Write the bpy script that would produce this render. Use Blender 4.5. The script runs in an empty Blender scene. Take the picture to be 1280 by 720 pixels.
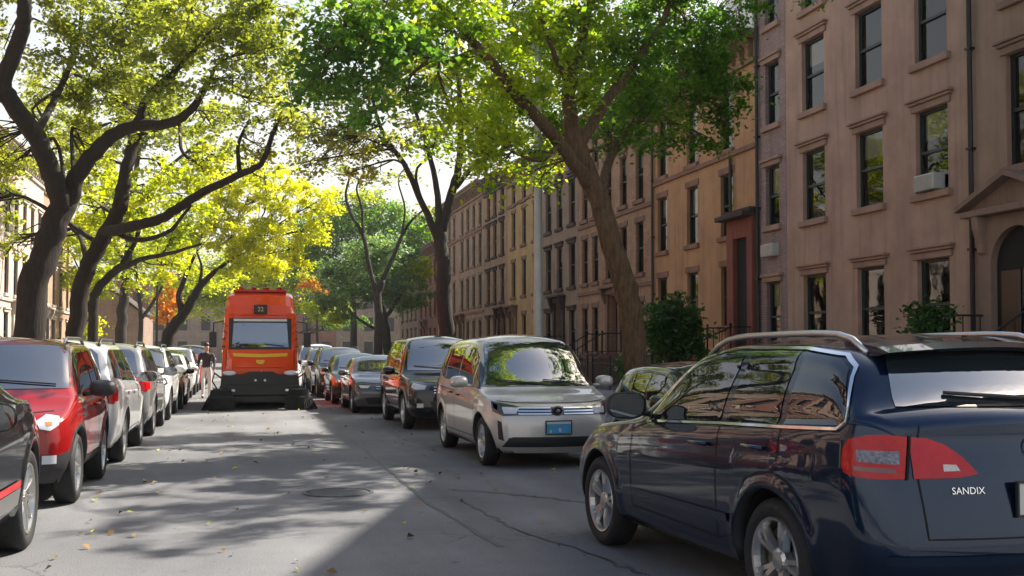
import bpy, math, random
import numpy as np
from mathutils import Vector, Matrix
from mathutils.bvhtree import BVHTree
PI = math.pi
RAD = math.radians
scene = bpy.context.scene
col = scene.collection
rng = np.random.default_rng(7)
random.seed(5)

# ------------------------------------------------------------------ camera numbers
F = 1350.0
PSI = math.atan(340 / 1350)
PITCH = RAD(1.9)
CAMZ = 1.5
cR = np.array([math.cos(PSI), -math.sin(PSI), 0])
cFh = np.array([math.sin(PSI), math.cos(PSI), 0])
cF = cFh * math.cos(PITCH) + np.array([0, 0, math.sin(PITCH)])
cU = -cFh * math.sin(PITCH) + np.array([0, 0, math.cos(PITCH)])
CAM = np.array([0, 0, CAMZ])


def ray(px, py):
    return cF + cR * (px - 640) / F + cU * (395 - py) / F


def atY(px, py, Y):
    r = ray(px, py)
    return CAM + r * (Y / r[1])


# ------------------------------------------------------------------ object helpers
def tag(o, label=None, cat=None, group=None, kind=None):
    if label: o['label'] = label
    if cat: o['category'] = cat
    if group: o['group'] = group
    if kind: o['kind'] = kind
    return o


def empty(name, loc=(0, 0, 0), rz=0.0):
    o = bpy.data.objects.new(name, None)
    o.empty_display_size = 0.2
    col.objects.link(o)
    o.location = loc
    o.rotation_euler = (0, 0, rz)
    return o


def mesh_obj(name, verts, faces, mats, parent=None, smooth=False, fmat=None, loc=None):
    me = bpy.data.meshes.new(name)
    me.from_pydata([tuple(map(float, v)) for v in verts], [], faces)
    if not isinstance(mats, (list, tuple)): mats = [mats]
    for m in mats: me.materials.append(m)
    if fmat is not None:
        me.polygons.foreach_set('material_index', fmat)
    if smooth:
        me.polygons.foreach_set('use_smooth', [True] * len(me.polygons))
    me.update()
    o = bpy.data.objects.new(name, me)
    col.objects.link(o)
    if parent: o.parent = parent
    if loc is not None: o.location = loc
    return o


def inst(name, src, parent=None, loc=(0, 0, 0), rot=None, scale=None):
    o = bpy.data.objects.new(name, src.data)
    col.objects.link(o)
    if parent: o.parent = parent
    o.location = loc
    if rot: o.rotation_euler = rot
    if scale: o.scale = scale
    return o


def copy_tree(o, parent=None):
    c = o.copy()
    col.objects.link(c)
    c.parent = parent
    for ch in o.children:
        copy_tree(ch, c)
    return c


class MB:
    def __init__(s):
        s.v = []; s.f = []; s.m = []

    def add(s, verts, faces, mi=0):
        n = len(s.v)
        s.v += [tuple(v) for v in verts]
        s.f += [tuple(i + n for i in f) for f in faces]
        s.m += [mi] * len(faces)

    def box(s, x0, y0, z0, x1, y1, z1, mi=0, bev=0.0):
        if x0 > x1: x0, x1 = x1, x0
        if y0 > y1: y0, y1 = y1, y0
        if z0 > z1: z0, z1 = z1, z0
        if bev <= 0:
            v = [(x0, y0, z0), (x1, y0, z0), (x1, y1, z0), (x0, y1, z0), (x0, y0, z1), (x1, y0, z1), (x1, y1, z1), (x0, y1, z1)]
            s.add(v, [(0, 3, 2, 1), (4, 5, 6, 7), (0, 1, 5, 4), (1, 2, 6, 5), (2, 3, 7, 6), (3, 0, 4, 7)], mi)
        else:
            b = min(bev, (x1 - x0) * .45, (y1 - y0) * .45, (z1 - z0) * .45)
            vs = []; idx = {}
            for ix, X in ((0, x0), (1, x1)):
                for iy, Y in ((0, y0), (1, y1)):
                    for iz, Z in ((0, z0), (1, z1)):
                        sx = b if ix == 0 else -b; sy = b if iy == 0 else -b; sz = b if iz == 0 else -b
                        idx[(ix, iy, iz, 'x')] = len(vs); vs.append((X, Y + sy, Z + sz))
                        idx[(ix, iy, iz, 'y')] = len(vs); vs.append((X + sx, Y, Z + sz))
                        idx[(ix, iy, iz, 'z')] = len(vs); vs.append((X + sx, Y + sy, Z))
            fs = []
            cyc = [(0, 0), (1, 0), (1, 1), (0, 1)]
            for i in (0, 1):
                fs.append(tuple(idx[(i, a, c, 'x')] for a, c in cyc))
                fs.append(tuple(idx[(a, i, c, 'y')] for a, c in cyc))
                fs.append(tuple(idx[(a, c, i, 'z')] for a, c in cyc))
            for a in (0, 1):
                for c in (0, 1):
                    fs.append((idx[(a, c, 0, 'x')], idx[(a, c, 1, 'x')], idx[(a, c, 1, 'y')], idx[(a, c, 0, 'y')]))
                    fs.append((idx[(a, 0, c, 'x')], idx[(a, 1, c, 'x')], idx[(a, 1, c, 'z')], idx[(a, 0, c, 'z')]))
                    fs.append((idx[(0, a, c, 'y')], idx[(1, a, c, 'y')], idx[(1, a, c, 'z')], idx[(0, a, c, 'z')]))
                    for d in (0, 1):
                        fs.append((idx[(a, c, d, 'x')], idx[(a, c, d, 'y')], idx[(a, c, d, 'z')]))
            s.add(vs, fs, mi)

    def tube(s, pts, radii, n=8, mi=0, cap=True):
        pts = [np.array(p, float) for p in pts]
        if not hasattr(radii, '__len__'): radii = [radii] * len(pts)
        base = len(s.v)
        up = np.array([0.0, 0, 1])
        prev = None
        for i, p in enumerate(pts):
            a = pts[max(0, i - 1)]; b = pts[min(len(pts) - 1, i + 1)]
            t = b - a; t = t / (np.linalg.norm(t) + 1e-9)
            if prev is None:
                ref = up if abs(t[2]) < .9 else np.array([1.0, 0, 0])
                u = np.cross(t, ref)
            else:
                u = prev - t * np.dot(prev, t)
            u = u / (np.linalg.norm(u) + 1e-9); prev = u
            w = np.cross(t, u)
            for k in range(n):
                an = 2 * PI * k / n
                s.v.append(tuple(p + radii[i] * (u * math.cos(an) + w * math.sin(an))))
        for i in range(len(pts) - 1):
            for k in range(n):
                k2 = (k + 1) % n
                s.f.append((base + i * n + k, base + i * n + k2, base + (i + 1) * n + k2, base + (i + 1) * n + k)); s.m.append(mi)
        if cap:
            s.f.append(tuple(base + k for k in range(n))[::-1]); s.m.append(mi)
            e = base + (len(pts) - 1) * n
            s.f.append(tuple(e + k for k in range(n))); s.m.append(mi)

    def prism(s, poly, axis, a, b, mi=0):
        """poly in the plane perpendicular to axis ('x','y','z'), extruded from a to b"""
        n = len(poly)
        def P(p, q):
            return {'x': (q, p[0], p[1]), 'y': (p[0], q, p[1]), 'z': (p[0], p[1], q)}[axis]
        v = [P(p, a) for p in poly] + [P(p, b) for p in poly]
        f = [tuple(range(n))[::-1], tuple(range(n, 2 * n))]
        for i in range(n):
            j = (i + 1) % n
            f.append((i, j, n + j, n + i))
        s.add(v, f, mi)

    def lathe(s, prof, n=32, axis='x', mi=0, c=(0, 0, 0)):
        """prof: list of (axial, radius)"""
        base = len(s.v)
        for (a, r) in prof:
            for k in range(n):
                an = 2 * PI * k / n
                q = (r * math.cos(an), r * math.sin(an))
                p = {'x': (a, q[0], q[1]), 'y': (q[0], a, q[1]), 'z': (q[0], q[1], a)}[axis]
                s.v.append((p[0] + c[0], p[1] + c[1], p[2] + c[2]))
        for i in range(len(prof) - 1):
            for k in range(n):
                k2 = (k + 1) % n
                s.f.append((base + i * n + k, base + i * n + k2, base + (i + 1) * n + k2, base + (i + 1) * n + k)); s.m.append(mi)

    def build(s, name, mats, parent=None, smooth=False, loc=None):
        o = mesh_obj(name, s.v, s.f, mats, parent, smooth, s.m, loc)
        return o


# ------------------------------------------------------------------ materials
def newmat(name):
    m = bpy.data.materials.new(name)
    m.use_nodes = True
    nt = m.node_tree
    b = nt.nodes.get('Principled BSDF')
    return m, nt, b


def setin(node, key, val):
    if key in node.inputs: node.inputs[key].default_value = val


def c4(c): return (c[0], c[1], c[2], 1.0)


def plain(name, c, rough=.6, metal=0.0, coat=0.0, spec=.5, var=0.0, scale=6.0, bump=0.0, bscale=60.0, ior=None):
    m, nt, b = newmat(name)
    b.inputs['Base Color'].default_value = c4(c)
    b.inputs['Roughness'].default_value = rough
    b.inputs['Metallic'].default_value = metal
    setin(b, 'Coat Weight', coat); setin(b, 'Coat Roughness', .03)
    setin(b, 'Specular IOR Level', spec)
    if ior: b.inputs['IOR'].default_value = ior
    if var > 0 or bump > 0:
        tc = nt.nodes.new('ShaderNodeTexCoord')
    if var > 0:
        n = nt.nodes.new('ShaderNodeTexNoise'); n.inputs['Scale'].default_value = scale; n.inputs['Detail'].default_value = 6
        n.inputs['Roughness'].default_value = .65
        nt.links.new(tc.outputs['Object'], n.inputs['Vector'])
        r = nt.nodes.new('ShaderNodeValToRGB')
        r.color_ramp.elements[0].position = .3; r.color_ramp.elements[1].position = .7
        r.color_ramp.elements[0].color = c4([max(0, x * (1 - var)) for x in c])
        r.color_ramp.elements[1].color = c4([min(1, x * (1 + var)) for x in c])
        nt.links.new(n.outputs['Fac'], r.inputs['Fac'])
        nt.links.new(r.outputs['Color'], b.inputs['Base Color'])
    if bump > 0:
        n2 = nt.nodes.new('ShaderNodeTexNoise'); n2.inputs['Scale'].default_value = bscale; n2.inputs['Detail'].default_value = 5
        nt.links.new(tc.outputs['Object'], n2.inputs['Vector'])
        bp = nt.nodes.new('ShaderNodeBump'); bp.inputs['Strength'].default_value = bump; bp.inputs['Distance'].default_value = .02
        nt.links.new(n2.outputs['Fac'], bp.inputs['Height'])
        nt.links.new(bp.outputs['Normal'], b.inputs['Normal'])
    return m


def stucco(name, c, var=.16, streak=.16, brick=False, dirt=(0.05, 0.04, 0.035)):
    """masonry facade: blotches, vertical rain streaks, fine grain, optional brick courses"""
    m, nt, b = newmat(name)
    L = nt.links.new
    tc = nt.nodes.new('ShaderNodeTexCoord')
    b.inputs['Roughness'].default_value = .88
    setin(b, 'Specular IOR Level', .25)
    n = nt.nodes.new('ShaderNodeTexNoise'); n.inputs['Scale'].default_value = .9; n.inputs['Detail'].default_value = 8; n.inputs['Roughness'].default_value = .6
    L(tc.outputs['Object'], n.inputs['Vector'])
    r = nt.nodes.new('ShaderNodeValToRGB')
    r.color_ramp.elements[0].position = .32; r.color_ramp.elements[1].position = .68
    r.color_ramp.elements[0].color = c4([x * (1 - var) for x in c]); r.color_ramp.elements[1].color = c4([min(1, x * (1 + var)) for x in c])
    L(n.outputs['Fac'], r.inputs['Fac'])
    last = r.outputs['Color']
    if brick:
        mp = nt.nodes.new('ShaderNodeMapping'); mp.inputs['Rotation'].default_value = (PI / 2, 0, PI / 2)
        sep = nt.nodes.new('ShaderNodeSeparateXYZ'); cmb = nt.nodes.new('ShaderNodeCombineXYZ')
        L(tc.outputs['Object'], sep.inputs[0]); 
        add = nt.nodes.new('ShaderNodeMath'); add.operation = 'ADD'
        L(sep.outputs['X'], add.inputs[0]); L(sep.outputs['Y'], add.inputs[1])
        L(add.outputs[0], cmb.inputs['X']); L(sep.outputs['Z'], cmb.inputs['Y'])
        bt = nt.nodes.new('ShaderNodeTexBrick'); bt.inputs['Scale'].default_value = 1.0
        bt.inputs['Brick Width'].default_value = .22; bt.inputs['Row Height'].default_value = .075; bt.inputs['Mortar Size'].default_value = .008
        bt.inputs['Color1'].default_value = (1, 1, 1, 1); bt.inputs['Color2'].default_value = (.78, .76, .76, 1); bt.inputs['Mortar'].default_value = (.62, .6, .58, 1)
        L(cmb.outputs[0], bt.inputs['Vector'])
        mx = nt.nodes.new('ShaderNodeMix'); mx.data_type = 'RGBA'; mx.blend_type = 'MULTIPLY'; mx.inputs[0].default_value = 1
        L(last, mx.inputs[6]); L(bt.outputs['Color'], mx.inputs[7]); last = mx.outputs[2]
    # streaks
    mp2 = nt.nodes.new('ShaderNodeMapping'); mp2.inputs['Scale'].default_value = (3.0, 3.0, .18)
    L(tc.outputs['Object'], mp2.inputs['Vector'])
    n2 = nt.nodes.new('ShaderNodeTexNoise'); n2.inputs['Scale'].default_value = 1.6; n2.inputs['Detail'].default_value = 6
    L(mp2.outputs[0], n2.inputs['Vector'])
    r2 = nt.nodes.new('ShaderNodeValToRGB'); r2.color_ramp.elements[0].position = .5; r2.color_ramp.elements[1].position = .8
    r2.color_ramp.elements[0].color = (0, 0, 0, 1); r2.color_ramp.elements[1].color = (streak * 2.2, ) * 3 + (1,)
    L(n2.outputs['Fac'], r2.inputs['Fac'])
    mx2 = nt.nodes.new('ShaderNodeMix'); mx2.data_type = 'RGBA'
    mx2.inputs[7].default_value = c4(dirt)
    L(r2.outputs['Color'], mx2.inputs[0]); L(last, mx2.inputs[6])
    L(mx2.outputs[2], b.inputs['Base Color'])
    n3 = nt.nodes.new('ShaderNodeTexNoise'); n3.inputs['Scale'].default_value = 35; n3.inputs['Detail'].default_value = 4
    L(tc.outputs['Object'], n3.inputs['Vector'])
    bp = nt.nodes.new('ShaderNodeBump'); bp.inputs['Strength'].default_value = .35; bp.inputs['Distance'].default_value = .012
    L(n3.outputs['Fac'], bp.inputs['Height']); L(bp.outputs['Normal'], b.inputs['Normal'])
    return m


def leafmat(name, c1, c2, c3, trans=.5):
    m, nt, b = newmat(name)
    L = nt.links.new
    nt.nodes.remove(b)
    out = [n for n in nt.nodes if n.type == 'OUTPUT_MATERIAL'][0]
    g = nt.nodes.new('ShaderNodeNewGeometry')
    r = nt.nodes.new('ShaderNodeValToRGB')
    r.color_ramp.elements[0].position = 0; r.color_ramp.elements[0].color = c4(c1)
    r.color_ramp.elements[1].position = 1; r.color_ramp.elements[1].color = c4(c3)
    e = r.color_ramp.elements.new(.5); e.color = c4(c2)
    tc = nt.nodes.new('ShaderNodeTexCoord')
    n = nt.nodes.new('ShaderNodeTexNoise'); n.inputs['Scale'].default_value = .55; n.inputs['Detail'].default_value = 2
    L(tc.outputs['Object'], n.inputs['Vector'])
    a = nt.nodes.new('ShaderNodeMath'); a.operation = 'MULTIPLY_ADD'; a.inputs[1].default_value = .55
    L(g.outputs['Random Per Island'], a.inputs[0])
    s = nt.nodes.new('ShaderNodeMath'); s.operation = 'MULTIPLY_ADD'; s.inputs[1].default_value = 1.7; s.inputs[2].default_value = -.62
    L(n.outputs['Fac'], s.inputs[0]); L(s.outputs[0], a.inputs[2])
    L(a.outputs[0], r.inputs['Fac'])
    d = nt.nodes.new('ShaderNodeBsdfPrincipled'); L(r.outputs['Color'], d.inputs['Base Color']); d.inputs['Roughness'].default_value = .42
    setin(d, 'Specular IOR Level', .35)
    t = nt.nodes.new('ShaderNodeBsdfTranslucent')
    h = nt.nodes.new('ShaderNodeMix'); h.data_type = 'RGBA'; h.blend_type = 'MULTIPLY'; h.inputs[0].default_value = 1; h.inputs[7].default_value = (2.0, 1.9, .8, 1)
    h.clamp_result = True
    L(r.outputs['Color'], h.inputs[6]); L(h.outputs[2], t.inputs['Color'])
    mx = nt.nodes.new('ShaderNodeMixShader'); mx.inputs[0].default_value = trans
    L(d.outputs[0], mx.inputs[1]); L(t.outputs[0], mx.inputs[2]); L(mx.outputs[0], out.inputs['Surface'])
    return m


def barkmat(name, c):
    m, nt, b = newmat(name)
    L = nt.links.new
    tc = nt.nodes.new('ShaderNodeTexCoord')
    mp = nt.nodes.new('ShaderNodeMapping'); mp.inputs['Scale'].default_value = (9, 9, 1.6)
    L(tc.outputs['Object'], mp.inputs['Vector'])
    n = nt.nodes.new('ShaderNodeTexNoise'); n.inputs['Scale'].default_value = 2.2; n.inputs['Detail'].default_value = 8; n.inputs['Roughness'].default_value = .7
    L(mp.outputs[0], n.inputs['Vector'])
    r = nt.nodes.new('ShaderNodeValToRGB'); r.color_ramp.elements[0].position = .35; r.color_ramp.elements[1].position = .68
    r.color_ramp.elements[0].color = c4([x * .45 for x in c]); r.color_ramp.elements[1].color = c4([x * 1.5 for x in c])
    L(n.outputs['Fac'], r.inputs['Fac']); L(r.outputs['Color'], b.inputs['Base Color'])
    bp = nt.nodes.new('ShaderNodeBump'); bp.inputs['Strength'].default_value = .9; bp.inputs['Distance'].default_value = .04
    L(n.outputs['Fac'], bp.inputs['Height']); L(bp.outputs['Normal'], b.inputs['Normal'])
    b.inputs['Roughness'].default_value = .9
    return m


def windowglass(name):
    m, nt, b = newmat(name)
    nt.nodes.remove(b)
    out = [n for n in nt.nodes if n.type == 'OUTPUT_MATERIAL'][0]
    tr = nt.nodes.new('ShaderNodeBsdfTransparent'); tr.inputs['Color'].default_value = (.72, .76, .74, 1)
    gl = nt.nodes.new('ShaderNodeBsdfGlossy'); gl.inputs['Roughness'].default_value = .015; gl.inputs['Color'].default_value = (.95, .97, 1, 1)
    tc = nt.nodes.new('ShaderNodeTexCoord')
    n = nt.nodes.new('ShaderNodeTexNoise'); n.inputs['Scale'].default_value = 1.3
    nt.links.new(tc.outputs['Object'], n.inputs['Vector'])
    bp = nt.nodes.new('ShaderNodeBump'); bp.inputs['Strength'].default_value = .12; bp.inputs['Distance'].default_value = .02
    nt.links.new(n.outputs['Fac'], bp.inputs['Height']); nt.links.new(bp.outputs['Normal'], gl.inputs['Normal'])
    fr = nt.nodes.new('ShaderNodeFresnel'); fr.inputs['IOR'].default_value = 1.6
    mx = nt.nodes.new('ShaderNodeMixShader')
    nt.links.new(fr.outputs[0], mx.inputs[0]); nt.links.new(tr.outputs[0], mx.inputs[1]); nt.links.new(gl.outputs[0], mx.inputs[2])
    nt.links.new(mx.outputs[0], out.inputs['Surface'])
    return m


def asphalt(name, c, light, crack=True):
    m, nt, b = newmat(name)
    L = nt.links.new
    tc = nt.nodes.new('ShaderNodeTexCoord')
    def noise(sc, det=6, ro=.6, vec=None):
        n = nt.nodes.new('ShaderNodeTexNoise'); n.inputs['Scale'].default_value = sc; n.inputs['Detail'].default_value = det; n.inputs['Roughness'].default_value = ro
        L(vec if vec else tc.outputs['Object'], n.inputs['Vector']); return n
    def ramp(src, p0, p1, c0, c1):
        r = nt.nodes.new('ShaderNodeValToRGB'); r.color_ramp.elements[0].position = p0; r.color_ramp.elements[1].position = p1
        r.color_ramp.elements[0].color = c4(c0); r.color_ramp.elements[1].color = c4(c1); L(src, r.inputs['Fac']); return r
    def mixc(f, a, bb, mode='MIX', fac=None):
        x = nt.nodes.new('ShaderNodeMix'); x.data_type = 'RGBA'; x.blend_type = mode
        if fac is not None: x.inputs[0].default_value = fac
        else: L(f, x.inputs[0])
        if isinstance(a, tuple): x.inputs[6].default_value = a
        else: L(a, x.inputs[6])
        if isinstance(bb, tuple): x.inputs[7].default_value = bb
        else: L(bb, x.inputs[7])
        return x.outputs[2]
    big = ramp(noise(.35, 7).outputs['Fac'], .3, .7, c, light)
    mp = nt.nodes.new('ShaderNodeMapping'); mp.inputs['Scale'].default_value = (1.2, .12, 1)
    L(tc.outputs['Object'], mp.inputs['Vector'])
    tracks = ramp(noise(1.1, 4, .5, mp.outputs[0]).outputs['Fac'], .35, .7, (.8, .8, .8), (1.12, 1.12, 1.12))
    colr = mixc(None, big.outputs['Color'], tracks.outputs['Color'], 'MULTIPLY', 1.0)
    grain = ramp(noise(75, 4, .85).outputs['Fac'], .32, .72, (.5, .5, .5), (1.6, 1.6, 1.6))
    colr = mixc(None, colr, grain.outputs['Color'], 'MULTIPLY', .8)
    spots = ramp(noise(7, 3, .5).outputs['Fac'], .66, .72, (0, 0, 0), (.45, .45, .45))
    colr = mixc(spots.outputs['Color'], colr, (c[0] * .45, c[1] * .45, c[2] * .45, 1))
    if crack:
        wv = noise(1.5, 5)
        addv = nt.nodes.new('ShaderNodeMix'); addv.data_type = 'RGBA'; addv.blend_type = 'ADD'; addv.inputs[0].default_value = .9
        L(tc.outputs['Object'], addv.inputs[6]); L(wv.outputs['Color'], addv.inputs[7])
        vo = nt.nodes.new('ShaderNodeTexVoronoi'); vo.feature = 'DISTANCE_TO_EDGE'; vo.inputs['Scale'].default_value = .42
        L(addv.outputs[2], vo.inputs['Vector'])
        cr = ramp(vo.outputs['Distance'], .003, .011, (1, 1, 1), (0, 0, 0))
        gate = ramp(noise(.5, 2).outputs['Fac'], .48, .6, (0, 0, 0), (.4, .4, .4))
        cg = mixc(None, cr.outputs['Color'], gate.outputs['Color'], 'MULTIPLY', 1.0)
        colr = mixc(cg, colr, (.018, .018, .02, 1))
    L(colr, b.inputs['Base Color'])
    b.inputs['Roughness'].default_value = .82
    setin(b, 'Specular IOR Level', .35)
    bp = nt.nodes.new('ShaderNodeBump'); bp.inputs['Strength'].default_value = .8; bp.inputs['Distance'].default_value = .012
    L(noise(90, 4, .7).outputs['Fac'], bp.inputs['Height']); L(bp.outputs['Normal'], b.inputs['Normal'])
    return m


M = {}
M['road'] = asphalt('asphalt', (.125, .127, .135), (.225, .225, .23))
M['tar'] = plain('tar', (.05, .05, .055), .6, var=.5, scale=9)
M['patch'] = asphalt('asphalt_patch', (.085, .087, .093), (.12, .12, .128), False)
M['pave'] = asphalt('concrete_slabs', (.22, .215, .205), (.33, .32, .305))
M['kerb'] = plain('kerb_stone', (.3, .295, .28), .85, var=.25, scale=5, bump=.3)
M['soil'] = plain('soil', (.06, .045, .03), .95, var=.4, scale=14, bump=.8, bscale=30)
M['iron'] = plain('black_iron', (.012, .012, .013), .45)
M['pole'] = plain('galvanised_pole', (.42, .43, .42), .5, metal=.3, var=.12, scale=5)
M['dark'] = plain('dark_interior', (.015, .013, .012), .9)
M['glass'] = windowglass('window_glass')
M['blind'] = plain('window_blind', (.62, .58, .5), .8)
M['frame_dark'] = plain('dark_sash', (.018, .02, .02), .5)
M['frame_green'] = plain('green_black_sash', (.02, .035, .032), .5)
M['frame_white'] = plain('white_sash', (.6, .58, .53), .5)
M['white'] = plain('white_paint', (.7, .7, .68), .5, var=.08)
M['acgrey'] = plain('ac_plastic', (.5, .5, .48), .55, var=.1)
M['brown'] = stucco('brownstone_mauve', (.43, .29, .22))
M['lavender'] = stucco('lavender_brick', (.36, .27, .25), brick=True)
M['taupe'] = stucco('brownstone_taupe', (.35, .24, .18))
M['orange'] = stucco('orange_stucco', (.43, .25, .13))
M['redstone'] = stucco('red_sandstone', (.24, .085, .06))
M['salmon'] = stucco('salmon_brick', (.39, .25, .16), brick=True)
M['ochre'] = stucco('ochre_stucco', (.42, .28, .14))
M['grey_house'] = stucco('grey_brown_stone', (.26, .19, .145))
M['rose'] = stucco('rose_brick', (.42, .28, .19), brick=True)
M['redbrick'] = stucco('red_brick', (.27, .12, .09), brick=True)
M['cream'] = stucco('cream_stucco', (.48, .39, .34))
M['wallbrick'] = stucco('buff_brick_wall', (.34, .25, .2), brick=True)
M['trim_brown'] = stucco('brown_trim', (.2, .125, .095))
M['trim_mauve'] = stucco('mauve_trim', (.36, .24, .185))
M['trim_taupe'] = stucco('taupe_trim', (.28, .19, .15))
M['trim_dark'] = stucco('dark_trim', (.075, .055, .05))
M['trim_orange'] = stucco('orange_trim', (.24, .14, .095))
M['trim_cream'] = stucco('cream_trim', (.5, .43, .37))
M['door_dark'] = plain('dark_door', (.025, .014, .01), .35)
M['hedge'] = leafmat('shrub_leaf', (.02, .055, .012), (.035, .1, .02), (.07, .17, .03), .35)
M['bark'] = barkmat('dark_bark', (.022, .015, .011))
M['bark_brown'] = barkmat('warm_bark', (.12, .07, .035))
M['bark_grey'] = barkmat('grey_bark', (.04, .033, .027))
M['leaf_olive'] = leafmat('olive_leaf', (.09, .13, .02), (.2, .24, .04), (.34, .36, .08), .58)
M['leaf_yg'] = leafmat('yellow_green_leaf', (.12, .19, .012), (.27, .33, .014), (.46, .47, .02), .6)
M['leaf_lime'] = leafmat('lime_leaf', (.06, .14, .012), (.18, .29, .016), (.40, .46, .025), .6)
M['leaf_yel'] = leafmat('yellow_leaf', (.24, .30, .01), (.42, .45, .012), (.62, .58, .015), .6)
M['leaf_green'] = leafmat('green_leaf', (.03, .10, .014), (.08, .19, .022), (.20, .32, .03), .58)
M['leaf_deep'] = leafmat('deep_green_leaf', (.04, .12, .03), (.10, .22, .035), (.26, .38, .05), .56)
M['leaf_blue'] = leafmat('blue_green_leaf', (.06, .13, .08), (.11, .2, .11), (.25, .34, .1), .5)
M['leaf_orange'] = leafmat('orange_leaf', (.45, .15, .01), (.6, .22, .012), (.7, .34, .02), .5)
# ------------------------------------------------------------------ camera, world, sun
cam_d = bpy.data.cameras.new('camera')
cam = bpy.data.objects.new('camera', cam_d)
col.objects.link(cam)
cam.location = (0, 0, CAMZ)
cam.rotation_euler = (PI / 2 + PITCH, 0, -PSI)
cam_d.sensor_width = 36
cam_d.lens = F / 1280 * 36
cam_d.shift_y = 35 / 1280
cam_d.clip_start = .05
cam_d.clip_end = 3000
scene.camera = cam

SUN_AZ = RAD(66)     # from +Y (street direction) towards +X
SUN_EL = RAD(45)
w = bpy.data.worlds.new('World'); scene.world = w; w.use_nodes = True
wn = w.node_tree
bg = wn.nodes['Background']
sky = wn.nodes.new('ShaderNodeTexSky'); sky.sky_type = 'NISHITA'; sky.sun_disc = False
sky.sun_elevation = SUN_EL; sky.sun_rotation = SUN_AZ
sky.air_density = 1.3; sky.dust_density = 3.5; sky.ozone_density = .8; sky.altitude = 10
# milky summer haze low in the sky
_tc = wn.nodes.new('ShaderNodeTexCoord'); _sp = wn.nodes.new('ShaderNodeSeparateXYZ'); wn.links.new(_tc.outputs['Generated'], _sp.inputs[0])
_mr = wn.nodes.new('ShaderNodeMapRange'); _mr.interpolation_type = 'SMOOTHSTEP'
_mr.inputs['From Min'].default_value = .12; _mr.inputs['From Max'].default_value = .62; _mr.inputs['To Min'].default_value = .75; _mr.inputs['To Max'].default_value = .0
wn.links.new(_sp.outputs['Z'], _mr.inputs['Value'])
_mx = wn.nodes.new('ShaderNodeMix'); _mx.data_type = 'RGBA'; _mx.inputs[7].default_value = (6.2, 6.0, 5.6, 1)
wn.links.new(_mr.outputs[0], _mx.inputs[0]); wn.links.new(sky.outputs[0], _mx.inputs[6]); wn.links.new(_mx.outputs[2], bg.inputs['Color'])
bg.inputs['Strength'].default_value = .084
sd = bpy.data.lights.new('sun', 'SUN'); sd.energy = 5.0; sd.angle = RAD(.53); sd.color = (1, .93, .82)
so = bpy.data.objects.new('sun', sd); col.objects.link(so)
sv = Vector((math.sin(SUN_AZ) * math.cos(SUN_EL), math.cos(SUN_AZ) * math.cos(SUN_EL), math.sin(SUN_EL)))
so.rotation_euler = sv.to_track_quat('Z', 'Y').to_euler()
so.location = (20, 20, 40)
vs = scene.view_settings
vs.view_transform = 'Standard'; vs.look = 'None'; vs.exposure = 1.25; vs.gamma = 1.0; vs.use_curve_mapping = False
scene.cycles.use_denoising = True
scene.cycles.max_bounces = 8
scene.cycles.transparent_max_bounces = 12
scene.cycles.diffuse_bounces = 4
scene.cycles.glossy_bounces = 4
scene.cycles.transmission_bounces = 4
scene.cycles.caustics_reflective = False
scene.cycles.caustics_refractive = False
scene.cycles.sample_clamp_indirect = 6.0

# ------------------------------------------------------------------ ground
KR, KL = 6.1, -3.75          # kerb faces
XR, XL = 15.5, -12.0         # house fronts


def sheet(name, x0, y0, x1, y1, z, mat):
    o = mesh_obj(name, [(x0, y0, z), (x1, y0, z), (x1, y1, z), (x0, y1, z)], [(0, 1, 2, 3)], mat)
    tag(o, kind='structure'); return o


sheet('ground', -900, -900, 900, 900, -.03, plain('earth', (.12, .11, .09), .95, var=.3, scale=.4))
sheet('road', KL, -60, KR, 135, 0, M['road'])
sheet('cross_street', -120, 135, 120, 147, 0, M['road'])
for nm, a, b_ in (('kerb_right', KR, KR + .16), ('kerb_left', KL - .16, KL)):
    mb = MB(); mb.box(a, -60, -.02, b_, 135, .14, bev=.015); tag(mb.build(nm, M['kerb']), kind='structure')
for nm, a, b_ in (('sidewalk_right', KR + .162, XR + 1), ('sidewalk_left', XL - 1, KL - .162)):
    mb = MB()
    y = -60
    while y < 135:
        w_ = (b_ - a) / 6
        for k in range(6):
            mb.box(a + k * w_ + .004, y + .004, -.02, a + (k + 1) * w_ - .004, y + 1.5 - .004, .136)
        y += 1.5
    tag(mb.build(nm, M['pave']), kind='structure')
    sheet(nm + '_bed', a, -60, b_, 135, .126, M['kerb'])


def ground_at(px, py):
    r = ray(px, py); t = -CAMZ / r[2]; return CAM + r * t


def strip(name, pts, wd, z, mat):
    v = []; f = []
    for i, p in enumerate(pts):
        a = np.array(pts[max(0, i - 1)]); b_ = np.array(pts[min(len(pts) - 1, i + 1)])
        t = b_ - a; t = t / np.linalg.norm(t); nrm = np.array([-t[1], t[0]])
        ww = wd * (.6 + .8 * rng.random())
        v.append((p[0] + nrm[0] * ww / 2, p[1] + nrm[1] * ww / 2, z)); v.append((p[0] - nrm[0] * ww / 2, p[1] - nrm[1] * ww / 2, z))
        if i: f.append((2 * i - 2, 2 * i - 1, 2 * i + 1, 2 * i))
    return tag(mesh_obj(name, v, f, mat), kind='structure')


def seam(name, pxs, wd, n=40, jit=.03, z=.004):
    P = [ground_at(*p)[:2] for p in pxs]
    d = [0]
    for i in range(1, len(P)): d.append(d[-1] + np.linalg.norm(P[i] - P[i - 1]))
    out = []
    for t in np.linspace(0, d[-1], n):
        x = np.interp(t, d, [p[0] for p in P]); y = np.interp(t, d, [p[1] for p in P])
        out.append((x + rng.normal() * jit, y + rng.normal() * jit * .5))
    return strip(name, out, wd, z, M['tar'])


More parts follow.
